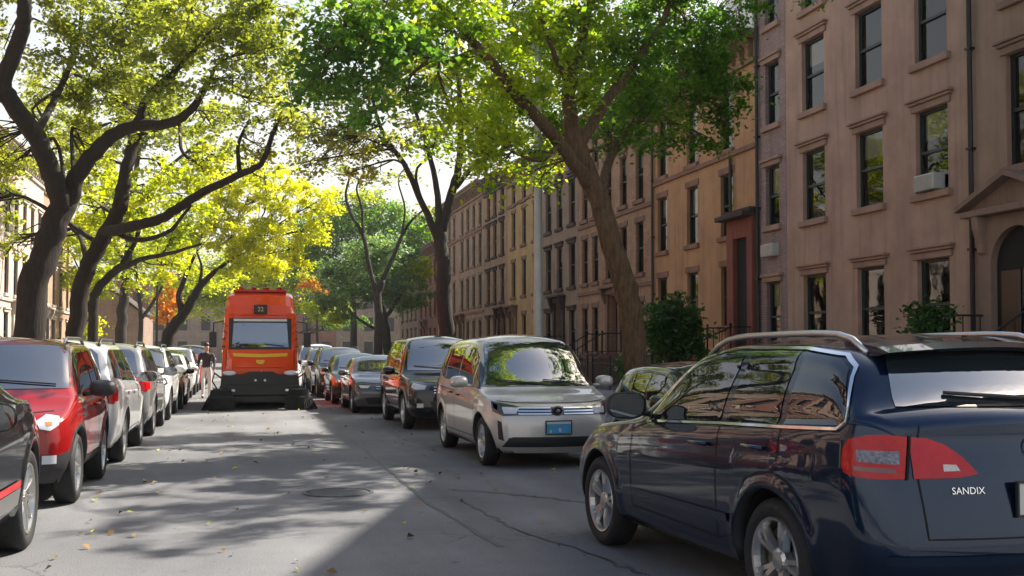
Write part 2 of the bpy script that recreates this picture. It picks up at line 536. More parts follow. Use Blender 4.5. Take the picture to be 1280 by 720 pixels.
seam('tar_seam', [(428, 535), (470, 575), (530, 625), (625, 684)], .045, 60, .012)
seam('tar_seam_fine', [(575, 625), (640, 660), (760, 700), (900, 760)], .02, 50, .02, .008)
seam('tar_seam_cross', [(560, 612), (640, 618), (730, 628)], .025, 40, .03, .012)
# round access cover in the roadway
mc = ground_at(423, 616)
root = empty('manhole_cover', (mc[0], mc[1], 0))
tag(root, 'round cast iron manhole cover set in the middle of the roadway', 'manhole cover')
mb = MB(); mb.lathe([(.004, .0), (.010, .30), (.010, .31), (.003, .315)], 40, 'z'); mb.build('cover_plate', M['patch'], root)
mb = MB(); mb.lathe([(.004, .33), (.012, .335), (.012, .37), (.003, .375)], 40, 'z'); mb.build('ring_frame', M['tar'], root)
# ------------------------------------------------------------------ houses
_wcache = {}


def window_meshes(w_, h_, style, sd, fm):
    key = (round(w_, 3), round(h_, 3), style, sd, fm.name)
    if key in _wcache: return _wcache[key]
    X = lambda d: sd * d
    fr = MB()
    t = .065
    fr.box(X(.12), -w_ / 2, 0, X(.2), -w_ / 2 + t, h_); fr.box(X(.12), w_ / 2 - t, 0, X(.2), w_ / 2, h_)
    fr.box(X(.121), -w_ / 2 + t, h_ - t, X(.199), w_ / 2 - t, h_); fr.box(X(.121), -w_ / 2 + t, 0, X(.199), w_ / 2 - t, t)
    fr.box(X(.11), -w_ / 2 + t, h_ * .5 - .035, X(.19), w_ / 2 - t, h_ * .5 + .035)
    fr.box(X(.14), -w_ / 2 + t, h_ * .5 + .035, X(.18), -w_ / 2 + t + .04, h_ - t); fr.box(X(.14), w_ / 2 - t - .04, h_ * .5 + .035, X(.18), w_ / 2 - t, h_ - t)
    fo = fr.build('window', fm); col.objects.unlink(fo)
    pn = MB(); pn.add([(X(.165), -w_ / 2 + t * .5, t * .5), (X(.165), w_ / 2 - t * .5, t * .5), (X(.165), w_ / 2 - t * .5, h_ - t * .5), (X(.165), -w_ / 2 + t * .5, h_ - t * .5)], [(3, 2, 1, 0) if sd > 0 else (0, 1, 2, 3)])
    po = pn.build('pane', M['glass']); col.objects.unlink(po)
    sl = MB(); sl.box(X(-.11), -w_ / 2 - .13, -.17, X(.12), w_ / 2 + .13, -.003, bev=.012)
    li = MB()
    if style == 'hood':
        pass
        li.box(X(-.16), -w_ / 2 - .23, h_ + .24, X(-.002), w_ / 2 + .23, h_ + .30, bev=.01)
        li.box(X(-.11), -w_ / 2 - .18, h_ + .17, X(-.003), w_ / 2 + .18, h_ + .238, bev=.01)
        li.box(X(-.05), -w_ / 2 - .13, h_ + .01, X(-.004), w_ / 2 + .13, h_ + .168, bev=.01)
    elif style == 'hoodlow':
        li.box(X(-.14), -w_ / 2 - .2, h_ + .15, X(-.002), w_ / 2 + .2, h_ + .24, bev=.01)
        li.box(X(-.08), -w_ / 2 - .14, h_ + .003, X(-.003), w_ / 2 + .14, h_ + .148, bev=.01)
    else:
        li.box(X(-.035), -w_ / 2 - .12, h_ + .003, X(-.002), w_ / 2 + .12, h_ + .22, bev=.008)
    so_ = sl; lo_ = li
    so2 = so_.build('sill', M['trim_brown']); lo2 = lo_.build('lintel', M['trim_brown'])
    col.objects.unlink(so2); col.objects.unlink(lo2)
    bl = MB(); bl.add([(X(.21), -w_ / 2 + .02, h_ * .55), (X(.21), w_ / 2 - .02, h_ * .55), (X(.21), w_ / 2 - .02, h_ - .02), (X(.21), -w_ / 2 + .02, h_ - .02)], [(0, 1, 2, 3)])
    bo = bl.build('blind', M['blind']); col.objects.unlink(bo)
    _wcache[key] = (fo, po, so2, lo2, bo)
    return _wcache[key]


def place_window(root, u, z, w_, h_, style, sd, fm, trim, blind=0, detail=2):
    fo, po, so2, lo2, bo = window_meshes(w_, h_, style, sd, fm)
    f = inst('window', fo, root, (0, u, z))
    inst('pane', po, f)
    if detail > 1:
        for s_, nm in ((so2, 'sill'), (lo2, 'lintel')):
            o = inst(nm, s_, f)
            o.material_slots[0].link = 'OBJECT'; o.material_slots[0].material = trim
    if blind:
        o = inst('blind', bo, f)
        if blind < 1: o.location = (0, 0, h_ * .22); 
        o.scale = (1, 1, 1)
        if blind < 1: o.scale = (1, 1, .78)
    return f


def wall_grid(mb, holes, u0, u1, z0, z1, sd, rev=.3, mi=0):
    us = sorted(set([u0, u1] + [h[0] for h in holes] + [h[1] for h in holes]))
    zs = sorted(set([z0, z1] + [h[2] for h in holes] + [h[3] for h in holes]))
    us = [u for u in us if u0 <= u <= u1]; zs = [z for z in zs if z0 <= z <= z1]
    for i in range(len(us) - 1):
        for j in range(len(zs) - 1):
            cu = (us[i] + us[i + 1]) / 2; cz = (zs[j] + zs[j + 1]) / 2
            if any(h[0] < cu < h[1] and h[2] < cz < h[3] for h in holes): continue
            mb.add([(0, us[i], zs[j]), (0, us[i + 1], zs[j]), (0, us[i + 1], zs[j + 1]), (0, us[i], zs[j + 1])], [(0, 1, 2, 3)], mi)
    for a, b_, c, d in holes:
        x = sd * rev
        mb.add([(0, a, c), (0, b_, c), (x, b_, c), (x, a, c)], [(0, 1, 2, 3)], mi)
        mb.add([(0, a, d), (0, b_, d), (x, b_, d), (x, a, d)], [(0, 1, 2, 3)], mi)
        mb.add([(0, a, c), (0, a, d), (x, a, d), (x, a, c)], [(0, 1, 2, 3)], mi)
        mb.add([(0, b_, c), (0, b_, d), (x, b_, d), (x, b_, c)], [(0, 1, 2, 3)], mi)


def railing(mb, P0, P1, h=.9, n=8, r=.013):
    P0 = np.array(P0, float); P1 = np.array(P1, float)
    up = np.array([0, 0, h])
    mb.tube([P0 + up, P1 + up], .024, 6); mb.tube([P0 + up * .12, P1 + up * .12], .014, 5)
    for i in range(n + 1):
        p = P0 + (P1 - P0) * i / n
        mb.tube([p, p + up], r if 0 < i < n else .03, 5)
    for p in (P0, P1):
        mb.lathe([(p[2] + h, .0), (p[2] + h + .03, .035), (p[2] + h + .07, .045), (p[2] + h + .11, .03), (p[2] + h + .13, 0)], 8, 'z', 0, (p[0], p[1], 0))


def stoop(root, sd, u, wd, zt, mat, run=None):
    n = max(2, int(round(zt / .18))); run = run or n * .28
    mb = MB()
    for i in range(n):
        z1 = zt * (n - i) / n
        x0 = .9 + run * i / n; x1 = .9 + run * (i + 1) / n
        mb.box(-sd * x0, u - wd / 2, .1, -sd * x1, u + wd / 2, z1)
    mb.box(-sd * .005, u - wd / 2, .1, -sd * .9, u + wd / 2, zt)
    for s in (-1, 1):
        uu = u + s * (wd / 2 + .1)
        mb.prism([(-sd * .005, .1), (-sd * (.9 + run), .1), (-sd * (.9 + run), .25), (-sd * .9, zt + .12), (-sd * .005, zt + .12)], 'y', uu - .1, uu + .1)
    mb.build('stoop', mat, root)
    for s in (-1, 1):
        r = MB()
        uu = u + s * (wd / 2 + .1)
        railing(r, (-sd * .9, uu, zt + .12), (-sd * (.9 + run), uu, .25), .85, 9)
        railing(r, (-sd * .05, uu, zt + .12), (-sd * .9, uu, zt + .12), .85, 4)
        r.build('stoop_railing', M['iron'], root)


def house(label, sd, y0, y1, h, wall, trim, cols, rows, fm, style='plain', ww=1.05, door=None, cornice=True, basemat=None, zb=None, courses=(), depth=10, blindp=.3, detail=2, name='row_house', extra_holes=(), group='row houses lining the street', wrows=None):
    """cols: absolute Y of window columns; rows: (sill z, height); door: (Y, z0, w, h)"""
    X = XR if sd > 0 else XL
    root = empty(name, (X, y0, 0)); tag(root, label, 'house', group)
    holes = []
    wins = []
    for ri, (zs, wh) in enumerate(rows):
        for c in (wrows[ri] if wrows and wrows.get(ri) is not None else cols):
            u = c - y0
            if door and abs(c - door[0]) < (ww + door[2]) / 2 and zs < door[1] + door[3] and zs + wh > door[1]: continue
            holes.append((u - ww / 2, u + ww / 2, zs, zs + wh)); wins.append((u, zs, wh))
    if door:
        du = door[0] - y0; holes.append((du - door[2] / 2, du + door[2] / 2, door[1], door[1] + door[3]))
    L = y1 - y0
    mb = MB()
    wall_grid(mb, holes, 0, L, 0, h, sd)
    x1 = sd * depth
    mb.add([(0, 0, 0), (x1, 0, 0), (x1, 0, h), (0, 0, h)], [(0, 1, 2, 3)]); mb.add([(0, L, 0), (x1, L, 0), (x1, L, h), (0, L, h)], [(0, 1, 2, 3)])
    mb.add([(0, 0, h), (x1, 0, h), (x1, L, h), (0, L, h)], [(0, 1, 2, 3)]); mb.add([(x1, 0, 0), (x1, L, 0), (x1, L, h), (x1, 0, h)], [(0, 1, 2, 3)])
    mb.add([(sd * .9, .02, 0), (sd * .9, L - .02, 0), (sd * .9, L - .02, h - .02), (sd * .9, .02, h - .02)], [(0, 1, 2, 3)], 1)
    if basemat:
        mb.box(-sd * .06, .0, .0, -sd * .003, L, zb, 2)
        # openings of the basement stay clear: only low plinth
    mb.build('wall', [wall, M['dark'], basemat or wall], root)
    if courses:
        for cz in courses:
            t = MB(); t.box(-sd * .09, .0, cz, -sd * .002, L, cz + .16, bev=.01)
            t.build('string_course', trim, root)
    if cornice:
        t = MB()
        t.box(-sd * .62, -.0, h + .12, sd * .3, L, h + .26, bev=.02)
        t.box(-sd * .5, .02, h - .03, -sd * .002, L - .02, h + .118, bev=.02)
        t.box(-sd * .12, .03, h - .75, -sd * .004, L - .03, h - .6)
        n = max(3, int(L / .6))
        for i in range(n):
            u = (i + .5) * L / n
            t.prism([(-sd * .003, h - .55), (-sd * .14, h - .5), (-sd * .2, h - .3), (-sd * .42, h - .14), (-sd * .42, h - .034), (-sd * .003, h - .034)], 'y', u - .07, u + .07)
        t.build('cornice', trim, root)
    for u, zs, wh in wins:
        bl = 1 if random.random() < blindp else (.5 if random.random() < .25 else 0)
        place_window(root, u, zs, ww, wh, style, sd, fm, trim, bl, detail)
    if door:
        u, z0, dw, dh = door[0] - y0, door[1], door[2], door[3]
        d = MB()
        d.box(sd * .34, u - dw / 2, z0, sd * .4, u - .01, z0 + dh * .8); d.box(sd * .34, u + .01, z0, sd * .4, u + dw / 2, z0 + dh * .8)
        d.box(sd * .3, u - dw / 2, z0 + dh * .8, sd * .4, u + dw / 2, z0 + dh * .84)
        for s in (-1, 1):
            for (a, b_) in ((.1, .4), (.45, .75)):
                d.box(sd * .32, u + s * dw * .25 - dw * .15, z0 + dh * a, sd * .34, u + s * dw * .25 + dw * .15, z0 + dh * b_, bev=.008)
        dd = d.build('door', M['door_dark'], root)
        pp = MB(); pp.add([(sd * .36, u - dw / 2, z0 + dh * .84), (sd * .36, u + dw / 2, z0 + dh * .84), (sd * .36, u + dw / 2, z0 + dh), (sd * .36, u - dw / 2, z0 + dh)], [(3, 2, 1, 0) if sd > 0 else (0, 1, 2, 3)])
        pp.build('transom', M['glass'], dd)
        kn = MB(); kn.lathe([(0, .0), (.0, .03), (.04, .035), (.06, .02), (.07, 0)], 10, 'x', 0, (sd * .27, u - .08, z0 + 1.0)); kn.build('handle', plain('brass', (.5, .35, .12), .3, 1), dd)
        # surround with projecting hood
        t = MB()
        t.box(-sd * .12, u - dw / 2 - .28, z0, -sd * .003, u - dw / 2 - .003, z0 + dh + .05, bev=.015)
        t.box(-sd * .12, u + dw / 2 + .003, z0, -sd * .003, u + dw / 2 + .28, z0 + dh + .05, bev=.015)
        t.box(-sd * .16, u - dw / 2 - .32, z0 + dh + .053, -sd * .003, u + dw / 2 + .32, z0 + dh + .3, bev=.015)
        t.box(-sd * .42, u - dw / 2 - .45, z0 + dh + .303, -sd * .003, u + dw / 2 + .45, z0 + dh + .42, bev=.02)
        for s in (-1, 1):
            uu = u + s * (dw / 2 + .2)
            t.prism([(-sd * .12, z0 + dh - .35), (-sd * .2, z0 + dh - .3), (-sd * .36, z0 + dh + .1), (-sd * .38, z0 + dh + .3), (-sd * .12, z0 + dh + .3)], 'y', uu - .09, uu + .09)
        t.build('door_surround', trim, root)
        stoop(root, sd, u, dw + .5, z0, trim)
    return root


def drain(root, u, sd, h, mat):
    mb = MB(); mb.tube([(-sd * .09, u, .3), (-sd * .09, u, h)], .055, 8)
    z = 1.5
    while z < h:
        mb.box(-sd * .16, u - .075, z, -sd * .003, u + .075, z + .05); z += 2.2
    mb.build('downpipe', mat, root)


def ac_unit(win_root_parent, u, z, sd, label):
    o = empty('air_conditioner', (win_root_parent.location.x, win_root_parent.location.y + u, z))
    tag(o, label, 'air conditioner')
    mb = MB(); mb.box(-sd * .24, -.36, .003, sd * .1, .36, .38, bev=.02); mb.build('casing', M['acgrey'], o)
    g = MB()
    for k in range(9): g.box(-sd * .255, -.32, .05 + k * .034, -sd * .242, .32, .066 + k * .034)
    g.build('grille', M['pole'], o)
    return o


# right side, from the camera outwards
HA = house('taupe brownstone with pedimented arched entrance at the right edge of the view', 1, 8.6, 20.2, 13.6, M['taupe'], M['trim_taupe'], [11.2, 14.2, 18.55], [(2.1, 2.3), (5.35, 2.35), (8.85, 2.1), (11.9, 1.9)], M['frame_dark'], 'hood', 1.35, None, blindp=.2, extra_holes=(), wrows={0: [11.2, 14.2]})
HB = house('wide mauve brownstone with four columns of hooded windows', 1, 20.2, 28.6, 14.3, M['brown'], M['trim_mauve'], [21.75, 24.3, 27.05], [(1.55, 2.1), (5.2, 1.95), (8.3, 2.0), (11.2, 1.8)], M['frame_green'], 'hood', 1.2, None, blindp=.12)
HB2 = house('narrow lavender brick house beside the mauve brownstone', 1, 28.62, 30.35, 14.2, M['lavender'], M['trim_mauve'], [29.45], [(1.5, 2.1), (5.3, 1.8), (8.35, 1.9), (11.4, 1.7)], M['frame_green'], 'hoodlow', .85, None, blindp=.1)
HC = house('orange stucco house with tall dark windows and red entrance', 1, 30.4, 39.1, 11.3, M['orange'], M['trim_orange'], [32.6, 35.4, 38.2], [(2.35, 1.95), (5.3, 2.05), (8.15, 2.2)], M['frame_dark'], 'plain', .95, None, courses=(7.85,), blindp=.1)
HD = house('salmon brick house with closely spaced tall windows behind the leaning tree', 1, 39.15, 48.6, 12.0, M['salmon'], M['trim_brown'], [40.6, 42.5, 44.4, 46.2, 47.7], [(1.5, 2.0), (4.65, 2.05), (7.6, 2.05), (10.0, 1.4)], M['frame_dark'], 'plain', .85, (43.6, 1.3, 1.3, 2.6), courses=(4.1, 7.2), blindp=.3)
HE = house('grey brown stone house behind the pale lamp post', 1, 48.65, 55.0, 12.4, M['grey_house'], M['trim_dark'], [49.7, 51.8, 53.8], [(1.5, 2.0), (4.65, 2.1), (7.7, 2.1), (10.3, 1.4)], M['frame_dark'], 'hoodlow', 1.0, (51.8, 1.3, 1.3, 2.6), blindp=.2)
HF = house('ochre yellow house with narrow windows beyond the lamp post', 1, 55.05, 62.6, 12.0, M['ochre'], M['trim_brown'], [56.4, 58.8, 61.2], [(1.6, 2.0), (4.7, 2.0), (7.6, 2.0), (10.1, 1.2)], M['frame_dark'], 'plain', .9, (61.2, 1.3, 1.2, 2.5), courses=(10.0,), blindp=.2)
HG = house('brown house with bay beside the ochre house', 1, 62.65, 69.0, 12.3, M['salmon'], M['trim_dark'], [64.0, 66.0, 67.8], [(1.6, 2.0), (4.6, 2.0), (7.5, 2.0), (10.1, 1.5)], M['frame_dark'], 'hoodlow', .95, (64.0, 1.3, 1.2, 2.5), blindp=.2)
HH = house('rose coloured house with even rows of windows further along', 1, 69.05, 78.0, 12.6, M['rose'], M['trim_orange'], [70.3, 72.3, 74.3, 76.3], [(1.6, 2.0), (4.6, 2.0), (7.4, 2.0), (10.0, 1.5)], M['frame_dark'], 'plain', .9, (76.3, 1.3, 1.2, 2.5), courses=(4.1, 9.6), blindp=.3)
HI = house('last rose coloured house before the red brick corner', 1, 78.05, 86.0, 12.6, M['rose'], M['trim_orange'], [79.3, 81.2, 83.1, 85.0], [(1.6, 2.0), (4.6, 2.0), (7.4, 2.0), (10.0, 1.5)], M['frame_dark'], 'plain', .9, (79.3, 1.3, 1.2, 2.5), courses=(4.1, 9.6), blindp=.3)
HJ = house('red brick corner house at the far end of the right row', 1, 86.05, 96.0, 10.2, M['redbrick'], M['trim_brown'], [87.5, 89.7, 92.0, 94.3], [(1.5, 2.0), (4.5, 2.0), (7.3, 1.8)], M['frame_dark'], 'plain', .95, (92.0, 1.3, 1.2, 2.5), blindp=.3)
HK = house('dark brown house past the red brick corner house', 1, 96.05, 108.0, 9.4, M['grey_house'], M['trim_dark'], [97.5, 100, 102.5, 105.5], [(1.5, 2.0), (4.5, 2.0)], M['frame_dark'], 'plain', .95, None, blindp=.3)

for hh, u, ht, mt in ((HB, .06, 14.2, M['iron']), (HB2, 1.66, 14, M['iron']), (HC, 1.75, 7.8, M['iron']), (HC, 8.6, 11.2, M['iron'])):
    drain(hh, u, 1, ht, mt)
# unseen wedge added over the near house to cast the road's slanting shade edge
t = MB(); t.prism([(0, 13.9), (11.6, 13.9), (0, 19.1)], 'x', .02, 6.0); t.build('shade_wedge', M['taupe'], HA)

# arched, pedimented entrance of the nearest house, at Y 19.2
u = 18.75 - 8.6
t = MB()
arc = [(u + .78 * math.cos(a), 3.3 + .78 * math.sin(a)) for a in np.linspace(0, PI, 17)]
outer = [(u + 1.15, 1.3)] + [(u + 1.15, 4.35), (u - 1.15, 4.35), (u - 1.15, 1.3)]
# build the surround as strips between arch and rectangle
inn = [(u + .78, 1.3)] + arc + [(u - .78, 1.3)]
def box_pt(p):
    a = math.atan2(p[1] - 3.3, p[0] - u)
    if p[1] <= 3.31: return (u + math.copysign(1.15, p[0] - u), p[1])
    c, s = math.cos(a), math.sin(a)
    k = min(1.15 / abs(c) if abs(c) > 1e-6 else 9, 1.05 / s if s > 1e-6 else 9)
    return (u + c * k, 3.3 + s * k)
oo = [box_pt(p) for p in inn]
for i in range(len(inn) - 1):
    a, b_, c, d = inn[i], inn[i + 1], oo[i + 1], oo[i]
    vs_ = [(-.2, *a), (-.2, *b_), (-.2, *c), (-.2, *d), (-.004, *a), (-.004, *b_), (-.004, *c), (-.004, *d)]
    t.add(vs_, [(0, 1, 2, 3), (0, 1, 5, 4), (2, 3, 7, 6)])
t.box(-.45, u - 1.45, 4.36, -.004, u + 1.45, 4.5, bev=.02)
t.prism([(u - 1.45, 4.5), (u + 1.45, 4.5), (u + 1.45, 4.58), (u, 5.1), (u - 1.45, 4.58)], 'x', -.22, -.005)
for s in (-1, 1):
    t.add([(-.5, u, 5.22), (-.004, u, 5.22), (-.004, u + s * 1.55, 4.62), (-.5, u + s * 1.55, 4.62), (-.5, u, 5.1), (-.004, u, 5.1), (-.004, u + s * 1.55, 4.5), (-.5, u + s * 1.55, 4.5)],
          [(0, 1, 2, 3), (4, 5, 6, 7), (0, 3, 7, 4), (2, 3, 7, 6)])
    uu = u + s * 1.0
    t.prism([(-.2, 3.55), (-.27, 3.6), (-.3, 3.8), (-.4, 4.1), (-.42, 4.357), (-.2, 4.357)], 'y', uu - .1, uu + .1)
t.build('entrance_surround', M['trim_taupe'], HA)
t = MB(); pts = [(u - .78, 1.3), (u + .78, 1.3)] + [(u + .78 * math.cos(a), 3.3 + .78 * math.sin(a)) for a in np.linspace(0, PI, 17)]
t.prism(pts, 'x', -.04, -.006); dr = t.build('entrance_door', M['dark'], HA)
t = MB(); t.box(-.1, u - .6, 1.3, -.045, u - .03, 3.2, bev=.02); t.box(-.1, u + .03, 1.3, -.045, u + .6, 3.2, bev=.02); t.build('door_leaf', M['door_dark'], dr)
stoop(HA, 1, u, 1.9, 1.3, M['trim_brown'])

# red sandstone entrance bay on the orange house
u = 31.25 - 30.4
t = MB()
t.box(-.22, u - .83, .14, -.004, u - .48, 5.7, bev=.01); t.box(-.22, u + .48, .14, -.004, u + .95, 5.7, bev=.01); t.box(-.2, u - .478, 5.1, -.004, u + .478, 5.7)
t.build('entrance_bay', M['redstone'], HC)
t = MB(); t.box(-.55, u - .84, 5.703, -.004, u + 1.15, 5.86, bev=.02); t.box(-.3, u - .84, 5.86, -.005, u + 1.05, 6.0, bev=.02); t.build('entrance_hood', M['trim_dark'], HC)
t = MB(); t.box(-.06, u - .475, 1.3, -.006, u + .475, 5.08); t.build('entrance_door', M['dark'], HC)
stoop(HC, 1, u + .1, 1.5, 1.3, M['trim_brown'], 2.6)
ac_unit(HB, 21.75 - 20.2, 5.22, 1, 'pale air conditioner hanging in a second floor window of the mauve brownstone')
ac_unit(HB2, 29.45 - 28.62, 4.35, 1, 'small air conditioner box projecting from the narrow lavender brick house')
t = ac_unit(HA, 18.55 - 8.6, 8.87, 1, 'white air conditioner in the topmost visible window at the right edge')
# a white roof-top bulkhead glimpsed over the orange house
t = MB(); t.box(.02, .3, 11.6, 5, 2.3, 15.2, bev=.03); t.build('roof_bulkhead', M['white'], HC)

# left side
left = [(-34, -24, 'cream', 'trim_cream'), (-23.95, -14, 'rose', 'trim_brown'), (-13.95, -4, 'redbrick', 'trim_brown'), (-3.95, 6, 'salmon', 'trim_brown')]
LH = [
    ('salmon brick house on the left, nearest the camera', 6.05, 15.5, 'salmon', 'trim_brown', 12.2),
    ('brown house on the left behind the black pickup', 15.55, 25.0, 'brown', 'trim_brown', 12.6),
    ('red brick house on the left behind the first big tree', 25.05, 34.5, 'redbrick', 'trim_cream', 12.2),
    ('grey brown house on the left behind the second big tree', 34.55, 44.0, 'grey_house', 'trim_cream', 12.4),
    ('brick house on the left with cream trim', 44.05, 53.5, 'salmon', 'trim_cream', 12.2),
    ('pale cream house at the left edge between wall and trunk', 53.55, 63.0, 'cream', 'trim_cream', 12.4),
    ('cream house with tall dark windows seen left of the big trunk', 63.05, 72.5, 'cream', 'trim_cream', 12.4),
    ('sunlit pinkish house with tall dark windows seen between two big trunks', 72.55, 84.0, 'rose', 'trim_cream', 12.2),
]
for lab, a, b_, wm, tm, hh in LH:
    L = b_ - a; n = 4
    cs = [a + L * (i + .5) / n for i in range(n)]
    house(lab, -1, a, b_, hh, M[wm], M[tm], cs, [(1.5, 2.1), (4.6, 2.3), (7.8, 2.2), (10.5, 1.4)] if hh > 12.5 else [(1.5, 2.1), (4.6, 2.3), (7.8, 2.2)], M['frame_dark'], 'hoodlow', 1.1, (cs[0], 1.3, 1.3, 2.6), blindp=.3, detail=2 if a > 50 else 2, courses=(4.2,))
# brick side wall beyond the gap on the left
root = empty('brick_building', (-10.2, 88, 0)); tag(root, 'low buff brick building with blank gable wall facing down the street', 'building')
mb = MB(); mb.prism([(-8, 0), (2.6, 0), (2.6, 4.6), (-1.2, 7.6), (-8, 7.6)], 'y', 0, 14); mb.build('wall', M['wallbrick'], root)
mb = MB(); mb.prism([(-8.05, 7.6), (-1.15, 7.6), (2.75, 4.55), (2.75, 4.7), (-1.1, 7.78), (-8.05, 7.78)], 'y', -.08, 14.1); mb.build('coping', M['trim_dark'], root)
# far block across the end of the street
names = [('grey_house', -34, -22, 13), ('redbrick', -22, -12, 11), ('wallbrick', -12, -3, 12), ('grey_house', -3, 5, 12.5), ('redbrick', 5, 13, 11.5), ('grey_house', 13, 22, 14), ('salmon', 22, 34, 12)]
labs = ['grey block at the far left of the cross street', 'red brick block left of the sweeper across the end of the street', 'buff brick block straight behind the street sweeper', 'dark grey block across the street end right of the sweeper', 'red brick block across the street end with tall shopfront piers', 'grey block across the street end behind the dark green tree', 'salmon block at the far right of the cross street']
for (wm, a, b_, hh), lab in zip(names, labs):
    root = empty('far_block', (a, 152, 0)); tag(root, lab, 'building', 'blocks across the end of the street')
    mb = MB(); L = b_ - a
    mb.box(.02, 0, 0, L - .02, 10, hh)
    mb.build('wall', M[wm], root)
    n = int(L / 2.4)
    wm_ = MB(); wm_.box(-.6, -.02, 0, .6, .04, 1.9); 
    src = None
    for i in range(n):
        for z in (1.0, 4.4, 7.6):
            loc = ((i + .5) * L / n, -.03, z)
            if src is None: src = wm_.build('window', M['frame_dark'], root, loc=loc)
            else: inst('window', src, root, loc)
# ------------------------------------------------------------------ trees
def smooth_poly(pts, rad, sub=5):
    pts = [np.array(p, float) for p in pts]
    if len(pts) < 3:
        out = [pts[0] + (pts[1] - pts[0]) * t for t in np.linspace(0, 1, sub + 1)]
        return out, list(np.linspace(rad[0], rad[1], sub + 1))
    P = [2 * pts[0] - pts[1]] + pts + [2 * pts[-1] - pts[-2]]
    o = []; r = []
    for i in range(1, len(P) - 2):
        for t in np.linspace(0, 1, sub, endpoint=False):
            a, b, c, d = P[i - 1], P[i], P[i + 1], P[i + 2]
            o.append(.5 * ((2 * b) + (c - a) * t + (2 * a - 5 * b + 4 * c - d) * t * t + (3 * b - a - 3 * c + d) * t ** 3))
            r.append(rad[i - 1] * (1 - t) + rad[i] * t)
    o.append(pts[-1]); r.append(rad[-1])
    return o, r


LAI = 4.2


def leaves(centers, sizes, rs, up=.45):
    """one kite-shaped folded leaf per centre -> verts(n*4), quads"""
    n = len(centers)
    nrm = rs.normal(size=(n, 3)); nrm[:, 2] = np.abs(nrm[:, 2]) + up
    nrm /= np.linalg.norm(nrm, axis=1)[:, None]
    d = rs.normal(size=(n, 3)); d[:, 2] -= .3
    d -= nrm * (d * nrm).sum(1)[:, None]; d /= np.linalg.norm(d, axis=1)[:, None] + 1e-9
    s = np.cross(nrm, d)
    L = sizes[:, None]
    fold = nrm * L * .12
    v = np.empty((n, 4, 3))
    v[:, 0] = centers - d * L * .5
    v[:, 1] = centers + s * L * .34 + fold + d * L * .05
    v[:, 2] = centers + d * L * .55
    v[:, 3] = centers - s * L * .34 + fold + d * L * .05
    return v.reshape(-1, 3)


def fast_quads(name, v, mat, parent=None, midx=None):
    me = bpy.data.meshes.new(name)
    nv = len(v); nf = nv // 4
    me.vertices.add(nv); me.vertices.foreach_set('co', v.astype(np.float32).ravel())
    me.loops.add(nv); me.loops.foreach_set('vertex_index', np.arange(nv, dtype=np.int32))
    me.polygons.add(nf)
    me.polygons.foreach_set('loop_start', np.arange(0, nv, 4, dtype=np.int32))
    me.polygons.foreach_set('loop_total', np.full(nf, 4, dtype=np.int32))
    for m in (mat if isinstance(mat, list) else [mat]): me.materials.append(m)
    if midx is not None: me.polygons.foreach_set('material_index', midx.astype(np.int32))
    me.update(calc_edges=True)
    o = bpy.data.objects.new(name, me); col.objects.link(o)
    if parent: o.parent = parent
    return o


def crown_points(blobs, rs, leaf, dens):
    """blobs: (centre, (rx,ry,rz), density multiplier, mat idx). leafy clumps in each blob"""
    C = []; S = []; Mi = []
    ends = []
    for c, r, dm, mi in blobs:
        r = np.array(r, float)
        tot = LAI * dens * dm * PI * r[0] * r[2] / (leaf * leaf * .37)
        per = max(26, min(90, tot / 14))
        k = max(5, int(tot / per))
        d = rs.normal(size=(k, 3)); d /= np.linalg.norm(d, axis=1)[:, None]
        rad = rs.random(k) ** .40 * 1.06
        cc = np.array(c) + d * rad[:, None] * r
        sc = min(1.6, max(.55, (r[0] * r[2]) ** .5 / 2.2))
        cr = (.20 + .34 * rs.random(k)) * sc * (leaf / .11) ** .5
        ends.append((np.array(c), cc[:min(k, 12)]))
        for q, rr in zip(cc, cr):
            m = int(per * (.5 + rs.random()))
            g = rs.normal(size=(m, 3)) * rr * np.array([.75, .75, .42])
            g[:, 2] -= .25 * (g[:, 0] ** 2 + g[:, 1] ** 2) / max(rr, .1)
            C.append(q + g); S.append(leaf * (.6 + .8 * rs.random(m))); Mi.append(np.full(m, mi))
    return np.concatenate(C), np.concatenate(S), np.concatenate(Mi), ends


